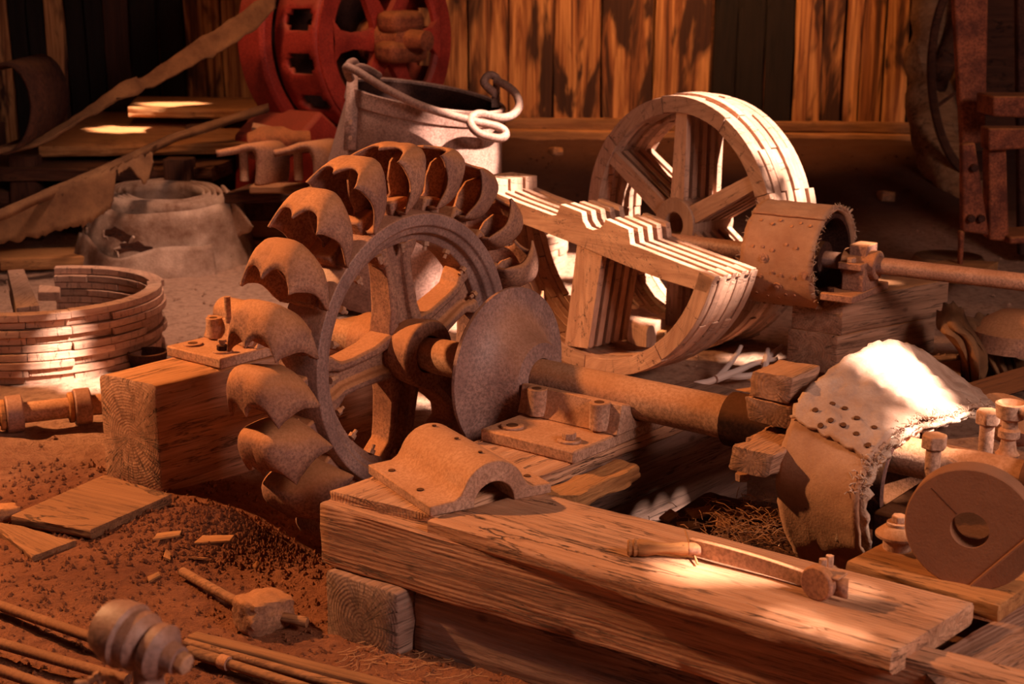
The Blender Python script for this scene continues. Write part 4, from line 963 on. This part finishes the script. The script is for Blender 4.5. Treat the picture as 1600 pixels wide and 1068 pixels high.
for q in mb.v: q += V((noise.noise(q*6), noise.noise(q*6+V((9, 0, 0))), 0))*.05
add('trunk', mb, 'logbark', par=lg, world=True)
mb = MB(); pts = resample([D(x, y, Y) for x, y, Y in ((1530, -30, 7.2), (1500, 40, 7.3), (1475, 100, 7.3), (1455, 170, 7.3))], 20); mb.tube(pts, [.05]*21, 10); add('branch', mb, 'dark', par=lg, world=True)
ww = thing('wagon_wheel', 'thin rimmed spoked wheel standing in the dark at the upper right', 'wheel', loc=D(1560, 130, 7.0))
pts = [D(1530+75*math.cos(u), 110+165*math.sin(u), 6.9) for u in [PI*.45+PI*1.1*k/30 for k in range(31)]]; mb = MB(); mb.tube(pts, .022, 8); add('wheel_rim', mb, 'dark', par=ww, world=True)
for x, y in ((1470, 75), (1462, 100), (1465, 165)):
    mb = MB(); mb.tube([D(x, y, 6.9), D(1540, 110, 6.9)], .010, 6); add('wheel_spoke', mb, 'dark', par=ww, world=True)
mb = MB(); mb.box(-.02, .9, 0, .03, -.5, .6, Mx=Matrix.Translation(D(1500, 140, 7.6))); tag(add('plywood_sheet', mb, 'dark', world=True), 'dim brown sheet of board behind the spoked wheel at the upper right', 'board')
slab('loose_plank', [(1395, 425), (1520, 432), (1560, 408), (1480, 405)], .12, .03, 'orange', 'loose plank on the dirt behind the upper shaft', 'plank', seed=90)
mb = MB(); tag(add('half_buried_drum', MB().lathe([(0, .001), (0, .13), (.03, .15), (.06, .13), (.06, .001)], 28, Mx=frame(G(1480, 422, .02), (0, 0, 1))), 'brownbelt', world=True), 'dim round disc lying behind the loose plank', 'disc')
# cloth heap
def cloth():
    t = thing('canvas_cloth', 'brown canvas cloth draped in folds to the right of the stacked blocks', 'cloth', loc=G(1520, 640, 0))
    def patch(rowspx, Y, name, seed):
        rows = [resample([D(x, y, Y+dy) for x, y, dy in r], 16) for r in rowspx]
        cols = [resample(list(c_), 20) for c_ in zip(*rows)]; rows = [list(r) for r in zip(*cols)]
        for r in rows:
            for i, p in enumerate(r): r[i] = p+V((0, 1, .3))*(.03*noise.noise(p*7+V((seed, 0, 0)))+.012*math.sin(i*1.3+seed))
        add(name, MB().grid(rows), 'brownbelt', par=t, world=True, solid=.01, ang=80)
    patch([[(1464, 485, 0), (1482, 470, 0), (1502, 480, 0)], [(1464, 510, -.05), (1490, 505, -.08), (1510, 500, 0)], [(1480, 525, -.08), (1520, 535, -.1), (1545, 560, 0)], [(1505, 560, -.05), (1530, 590, -.1), (1535, 600, 0)], [(1510, 610, 0), (1520, 612, 0), (1525, 605, 0)]], 3.9, 'cloth_fold', 1)
    patch([[(1500, 500, .05), (1530, 492, .1), (1552, 496, .1)], [(1520, 515, 0), (1545, 515, 0), (1560, 530, .05)], [(1545, 560, -.05), (1565, 555, 0), (1582, 560, .05)], [(1570, 615, 0), (1585, 612, 0), (1592, 612, .05)]], 3.95, 'cloth_fold', 4)
    patch([[(1500, 560, .15), (1560, 560, .2), (1620, 560, .2)], [(1490, 600, .1), (1560, 600, .15), (1620, 600, .15)], [(1480, 640, 0), (1560, 650, 0), (1620, 650, .0)]], 3.9, 'cloth_fold', 7)
cloth()
timber('dark_timber', [G(1440, 620, -.02), G(1500, 640, -.02), G(1500, 640, .12), G(1440, 620, .12)], [G(1640, 560, -.02), G(1700, 580, -.02), G(1700, 580, .12), G(1640, 560, .12)], 'dark', 'dark timber under the draped canvas cloth', 'timber', seed=91)
mb = MB(); mb.lathe([(0, .001), (0, .05), (.02, .07), (.05, .075), (.055, .001)], 24, Mx=frame(D(1575, 640, 2.9)-V((0, 0, .05)), (.2, -.3, .9))); tag(add('dusty_mound', mb, 'rust', world=True), 'dusty orange rounded lump behind the grease cup', 'lump')
mb = MB(); mb.lathe([(0, .001), (0, .14), (.05, .13), (.10, .05), (.1, .001)], 24, Mx=frame(G(1585, 540, .12), (0, 0, 1))); tag(add('dusty_bowl', mb, 'rust', world=True), 'dim rounded lump in the dark at the right edge beside the cloth', 'lump')
# pale roots/antler
tw = thing('dry_branch', 'pale dry branching stick on the dirt behind the big shaft', 'branch', loc=G(1170, 590, 0))
for l in ([(1040, 612, .02), (1090, 600, .02), (1120, 590, .03), (1150, 555, .05), (1158, 540, .07)], [(1118, 592, .03), (1150, 580, .04), (1180, 567, .05), (1215, 560, .06)], [(1195, 580, .03), (1197, 562, .06), (1200, 545, .08)], [(1197, 560, .06), (1212, 550, .07), (1222, 540, .08)], [(1130, 585, .02), (1160, 588, .02), (1200, 580, .02), (1225, 572, .02)]):
    mb = MB(); p = resample([G(x, y, z+.02) for x, y, z in l], 14); mb.tube(p, [.012-.006*i/14 for i in range(15)], 8); add('twig', mb, 'pale', par=tw, world=True)
mb = MB(); mb.prism([G(206, 566, 0), G(258, 572, 0), G(258, 556, 0), G(215, 552, 0)], (0, 0, .03)); tag(add('metal_cup', MB().lathe([(0, .05), (.05, .06), (.052, .055), (.004, .045)], 28, Mx=frame(G(232, 574, 0), (0, 0, 1))), 'darkiron', world=True), 'small dark metal dish with a bright lip behind the squared timber', 'dish')
# ================================================================== FOREGROUND LEFT
slab('dusty_board', [(17, 805), (141, 827), (268, 771), (164, 741)], .035, .022, 'dusk', 'dusty board lying in front of the squared timber', seed=101, rough=.003)
slab('dusty_board', [(-20, 812), (50, 868), (118, 843), (36, 822)], .022, .025, 'dusk', 'small dark board end under the dusty board at the left edge', seed=102, rough=.003)
def rock(name, c, s, label, seed, mat='stone', cat='stone'):
    import bmesh
    bm = bmesh.new(); bmesh.ops.create_icosphere(bm, subdivisions=4, radius=1)
    for v in bm.verts:
        p = v.co.copy(); m_ = max(abs(p.x), abs(p.y), abs(p.z)); p = p.lerp(p/m_, .62)
        k = 1+.14*noise.noise(p*1.3+V((seed, 0, 0)))+.05*noise.noise(p*4+V((seed, 0, 0)))
        v.co = V((p.x*s[0], p.y*s[1], p.z*s[2]))*k
    me = bpy.data.meshes.new(name); bm.to_mesh(me); bm.free(); me.materials.append(M[mat]); me.shade_smooth(); me.set_sharp_from_angle(angle=.6)
    o = bpy.data.objects.new(name, me); col.objects.link(o); o.location = c; o.rotation_euler = (.08, .12, .5+seed*.3); return tag(o, label, cat)
g = G(408, 985, .0); rock('stone', g+V((0, .03, .024)), (.052, .036, .034), 'squarish stone block lying on the thin stick in the dirt', 1)
for i, (x, y, s, lb) in enumerate(((395, 422, .03, 'small pale stone on the dirt right of the belt roll'), (1384, 307, .045, 'pale round stone on the dark bank near the back wall'), (868, 237, .04, 'small pale stone on the bank beside the bucket'), (8, 803, .035, 'small dark stone at the left edge beside the dusty boards'), (1005, 283, .02, 'tiny stone on the dark bank left of the spoked wheel'))):
    if y < 320 and y > 100: yy = 7.0; p = D(x, y, yy); p.z = ground_h(p.x, p.y)+s*.5; # slide along the ray to the bank
    if y < 320:
        for yy in [5.5+.02*k for k in range(140)]:
            p = D(x, y, yy)
            if p.z <= ground_h(p.x, p.y)+s*.3: break
    else: p = G(x, y, .01)
    rock('small_stone', p, (s, s*.8, s*.6), lb, i+3, 'stone')
mb = MB(); mb.tube([G(285, 893, .02), G(330, 918, .022), G(392, 952, .024), G(480, 972, .012)], .0095, 12); tag(add('round_stick', mb, 'dusk', world=True), 'thin round stick in the dirt pointing at the stone block', 'stick')
mbr = MB()
rods = [((-40, 932), (190, 1012), .010, 'rusty rod at the lower left, farthest from the camera', 'dark', .03), ((-30, 996), (200, 1062), .010, 'rusty rod at the lower left, middle one of three dark rods', 'dark', .03), ((-30, 1036), (110, 1085), .010, 'rusty rod at the lower left corner, nearest the camera', 'dark', .03)]
for a, b, r, lb, mt, z in rods:
    mb = MB(); mb.cyl(G(*a, z), G(*b, z), r, n=10); tag(add('iron_rod', mb, 'rodrust', world=True), lb, 'rod')
slab('long_lath', [(293, 992), (700, 1098), (715, 1088), (310, 985)], .03, .02, 'dusk', 'flat wooden lath running to the bottom edge, behind the pipe', 'lath', seed=111, rough=.001)
slab('long_lath', [(440, 1052), (640, 1100), (655, 1092), (455, 1040)], .02, .018, 'dusk', 'second wooden lath at the bottom edge, right of the pipe', 'lath', seed=112, rough=.001)
pp = thing('thin_pipe', 'thin pipe with a collar lying on the dirt at the bottom edge', 'pipe', loc=G(350, 1035, 0))
mb = MB(); mb.cyl(G(293, 1016, .02), G(560, 1100, .02), .0085, n=14); add('pipe_tube', mb, 'dusk', par=pp, world=True)
mb = MB(); mb.cyl(G(345, 1032, .02), G(358, 1036.5, .02), .0125, n=14); add('pipe_collar', mb, 'rust', par=pp, world=True)
mb = MB(); mb.cyl(G(296, 1017, .02), G(345, 1032, .02), .0105, n=14); add('pipe_sleeve', mb, 'dusk', par=pp, world=True)
mb = MB(); mb.cyl(G(290, 1003, .028), G(560, 1078, .028), .0075, n=12); tag(add('thin_rod', mb, 'dusk', world=True), 'thin rod between the flat lath and the collared pipe', 'rod')
# spindle with collars at left
sp_ = thing('collared_spindle', 'rusty spindle with two thick collars lying at the left edge before the wooden half ring', 'spindle', loc=G(80, 655, 0))
a = G(-60, 655, 0)+V((0, 0, .055)); b = G(175, 655, 0)+V((0, .1, .055)); a = V((a.x, 3.42, .056)); b = V((b.x+.05, 3.62, .056)); d_ = (b-a)
mb = MB(); mb.cyl(a, b, .027, n=24); add('rod', mb, 'iron', par=sp_, world=True)
for px in (22, 128):
    k = (px-800)/FPX; t = (k*(a-CO).dot(CF)-a.x)/(d_.x-k*d_.dot(CF)); c_ = a+d_*t; u_ = d_.normalized()
    mb = MB(); mb.cyl(c_-u_*.02, c_+u_*.022, .048, n=28); add('collar', mb, 'rustp', par=sp_, world=True, bev=.004)
    mb = MB(); mb.cyl(c_-u_*.035, c_-u_*.02, .040, n=28); add('collar_step', mb, 'orange', par=sp_, world=True, bev=.004)
# blurred valve knob close to the camera
kv = thing('brass_fitting', 'blurred round metal fitting standing close to the camera at the bottom left', 'fitting', loc=D(235, 1200, 1.45))
c_ = D(215, 1000, 1.45); axk = V((.84, -.42, -.20)).normalized()
mb = MB(); mb.lathe([(-.052, .0001), (-.052, .020), (-.045, .030), (-.03, .036), (-.012, .038), (-.008, .034), (.006, .034), (.012, .030), (.018, .024), (.022, .030), (.034, .032), (.04, .026), (.044, .018), (.058, .016), (.060, .0001)], 32, Mx=frame(c_, axk)); add('knob_body', mb, 'rustp', par=kv, world=True, ang=30)
hexp = MB(); hexp.cyl(c_+axk*.058, c_+axk*.07, .013, n=6); add('hex_plug', hexp, 'iron', par=kv, world=True, bev=.002)
mb = MB(); q = c_+axk*.012+V((0, 0, -.022)); mb.lathe([(0, .016), (.03, .018), (.045, .026), (.06, .020), (.1, .018), (q.z+.0, .018)], 20, Mx=frame(q, (0, 0, -1))); add('stem', mb, 'rustp', par=kv, world=True)
hv = thing('small_valve', 'small blurred pale valve lever at the bottom edge beside the round fitting', 'valve', loc=D(165, 1100, 1.45))
for l in ([(140, 1062), (165, 1056), (185, 1066)], [(150, 1050), (158, 1066)], [(175, 1052), (170, 1072), (172, 1100)], [(118, 1068), (140, 1066)]):
    mb = MB(); mb.tube(resample([D(x, y, 1.45) for x, y in l], 6), .0045, 8); add('lever', mb, 'iron', par=hv, world=True)
mb = MB(); p = D(172, 1090, 1.45); mb.cyl(V((p.x, p.y, 0)), p, .008, n=10); add('stem', mb, 'iron', par=hv, world=True)
# ================================================================== DEBRIS
cl_ = MB()
def clod(mb, x, y, s):
    z = ground_h(x, y); base = [(1, 0, 0), (-1, 0, 0), (0, 1, 0), (0, -1, 0), (0, 0, 1), (0, 0, -1)]
    vs = [V((x, y, z+s*.3))+V(b)*s*random.uniform(.6, 1.2) for b in base]; mb.add(vs, [(0, 2, 4), (2, 1, 4), (1, 3, 4), (3, 0, 4), (2, 0, 5), (1, 2, 5), (3, 1, 5), (0, 3, 5)])
for i in range(7500):
    x = random.uniform(-1.2, .1); y = random.uniform(2.0, 3.3)
    if random.random() < .35: x = random.gauss(-.5, .14); y = random.gauss(2.78, .10)
    clod(cl_, x, y, random.choice((.0016, .0022, .003, .004, .0055, .007 if y > 2.6 else .003)))
for i in range(2500):
    clod(cl_, random.uniform(-2.5, 3), random.uniform(3.3, 7.8), random.choice((.003, .005, .009)))
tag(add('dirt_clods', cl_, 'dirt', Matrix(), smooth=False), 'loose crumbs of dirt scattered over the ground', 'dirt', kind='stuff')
chips = [(262, 853, .03, 20), (262, 876, .022, 100), (310, 880, .02, 170), (240, 905, .018, 60), (335, 857, .04, 5), (400, 888, .014, 80), (120, 738, .0, 0)]
for i, (x, y, s, r) in enumerate(chips):
    if s == 0: continue
    p = G(x, y, .006); p.z = ground_h(p.x, p.y)+.004; mb = MB(); m_ = Matrix.Translation(p) @ Matrix.Rotation(math.radians(r), 4, 'Z') @ Matrix.Rotation(.15, 4, 'X')
    mb.add([(-s, -s*.3, 0), (s*.8, -s*.2, 0), (s, s*.25, .003), (-s*.6, s*.35, .002), (-s, -s*.3, .004), (s*.8, -s*.2, .004), (s, s*.25, .007), (-s*.6, s*.35, .006)], [(3,2,1,0),(4,5,6,7),(0,1,5,4),(1,2,6,5),(2,3,7,6),(3,0,4,7)])
    tag(add('wood_chip', mb, 'orange', m_), ['dark pointed wood chip on the dirt below the squared timber', 'small orange wood chip next to the dark pointed chip', 'tiny wood chip right of the orange chip on the dirt', 'small wood chip on the dirt above the blurred fitting', 'long flat splinter on the loose dirt mound', 'tiny chip on the dirt left of the front beam'][i], 'wood chip')
hay = MB()
for i in range(420):
    x = random.gauss(1165, 45); y = random.gauss(822, 20); p = G(x, y, random.uniform(.10, .17)); a = random.uniform(0, PI); L_ = random.uniform(.015, .05)
    d_ = V((math.cos(a), math.sin(a), random.uniform(-.3, .4)))*L_; hay.tube([p, p+d_*.5+V((0, 0, .004)), p+d_], .0008, 3)
tag(add('straw', hay, 'straw', world=True), 'tangle of dry straw between the wide plank and the canvas belt', 'straw', kind='stuff')
slab('litter_board', [(1000, 835), (1260, 890), (1330, 800), (1110, 765)], .11, .10, 'dark', 'dark dirty timber under the straw between plank and belt', 'timber', seed=120, rough=.01)
for i, (x, y, r, s) in enumerate(((1095, 800, 30, .03), (1130, 815, 80, .035), (1075, 820, 10, .022), (1160, 805, 140, .03), (1045, 806, 60, .025))):
    p = G(x, y, .125); m_ = Matrix.Translation(p) @ Matrix.Rotation(math.radians(r), 4, 'Z') @ Matrix.Rotation(.35, 4, 'X'); mb = MB(); mb.box(-s, s, -s*.4, s*.4, -.003, .003)
    tag(add('bark_flake', mb, 'orange', m_, bev=.001), ['left-hand upper flake of bark in the straw, behind the hand crank handle', 'bark flake in the middle of the straw, nearest the wide plank edge but one', 'small bark flake at the front of the straw', 'bark flake nearest the canvas belt, in the straw', 'bark flake at the far left end of the straw'][i], 'bark', 'bark flakes in the straw')
grs = MB()
for i in range(70):
    x = random.uniform(520, 760); y = random.uniform(1000, 1068); p = G(x, y, .004); a = random.uniform(-1, 1); grs.tube([p, p+V((math.cos(a), math.sin(a), .1))*.012, p+V((math.cos(a+.5), math.sin(a+.5), 0))*.028], .0007, 3)
tag(add('dry_grass', grs, 'straw', world=True), 'dry grass stems on the dirt at the bottom edge', 'grass', kind='stuff')
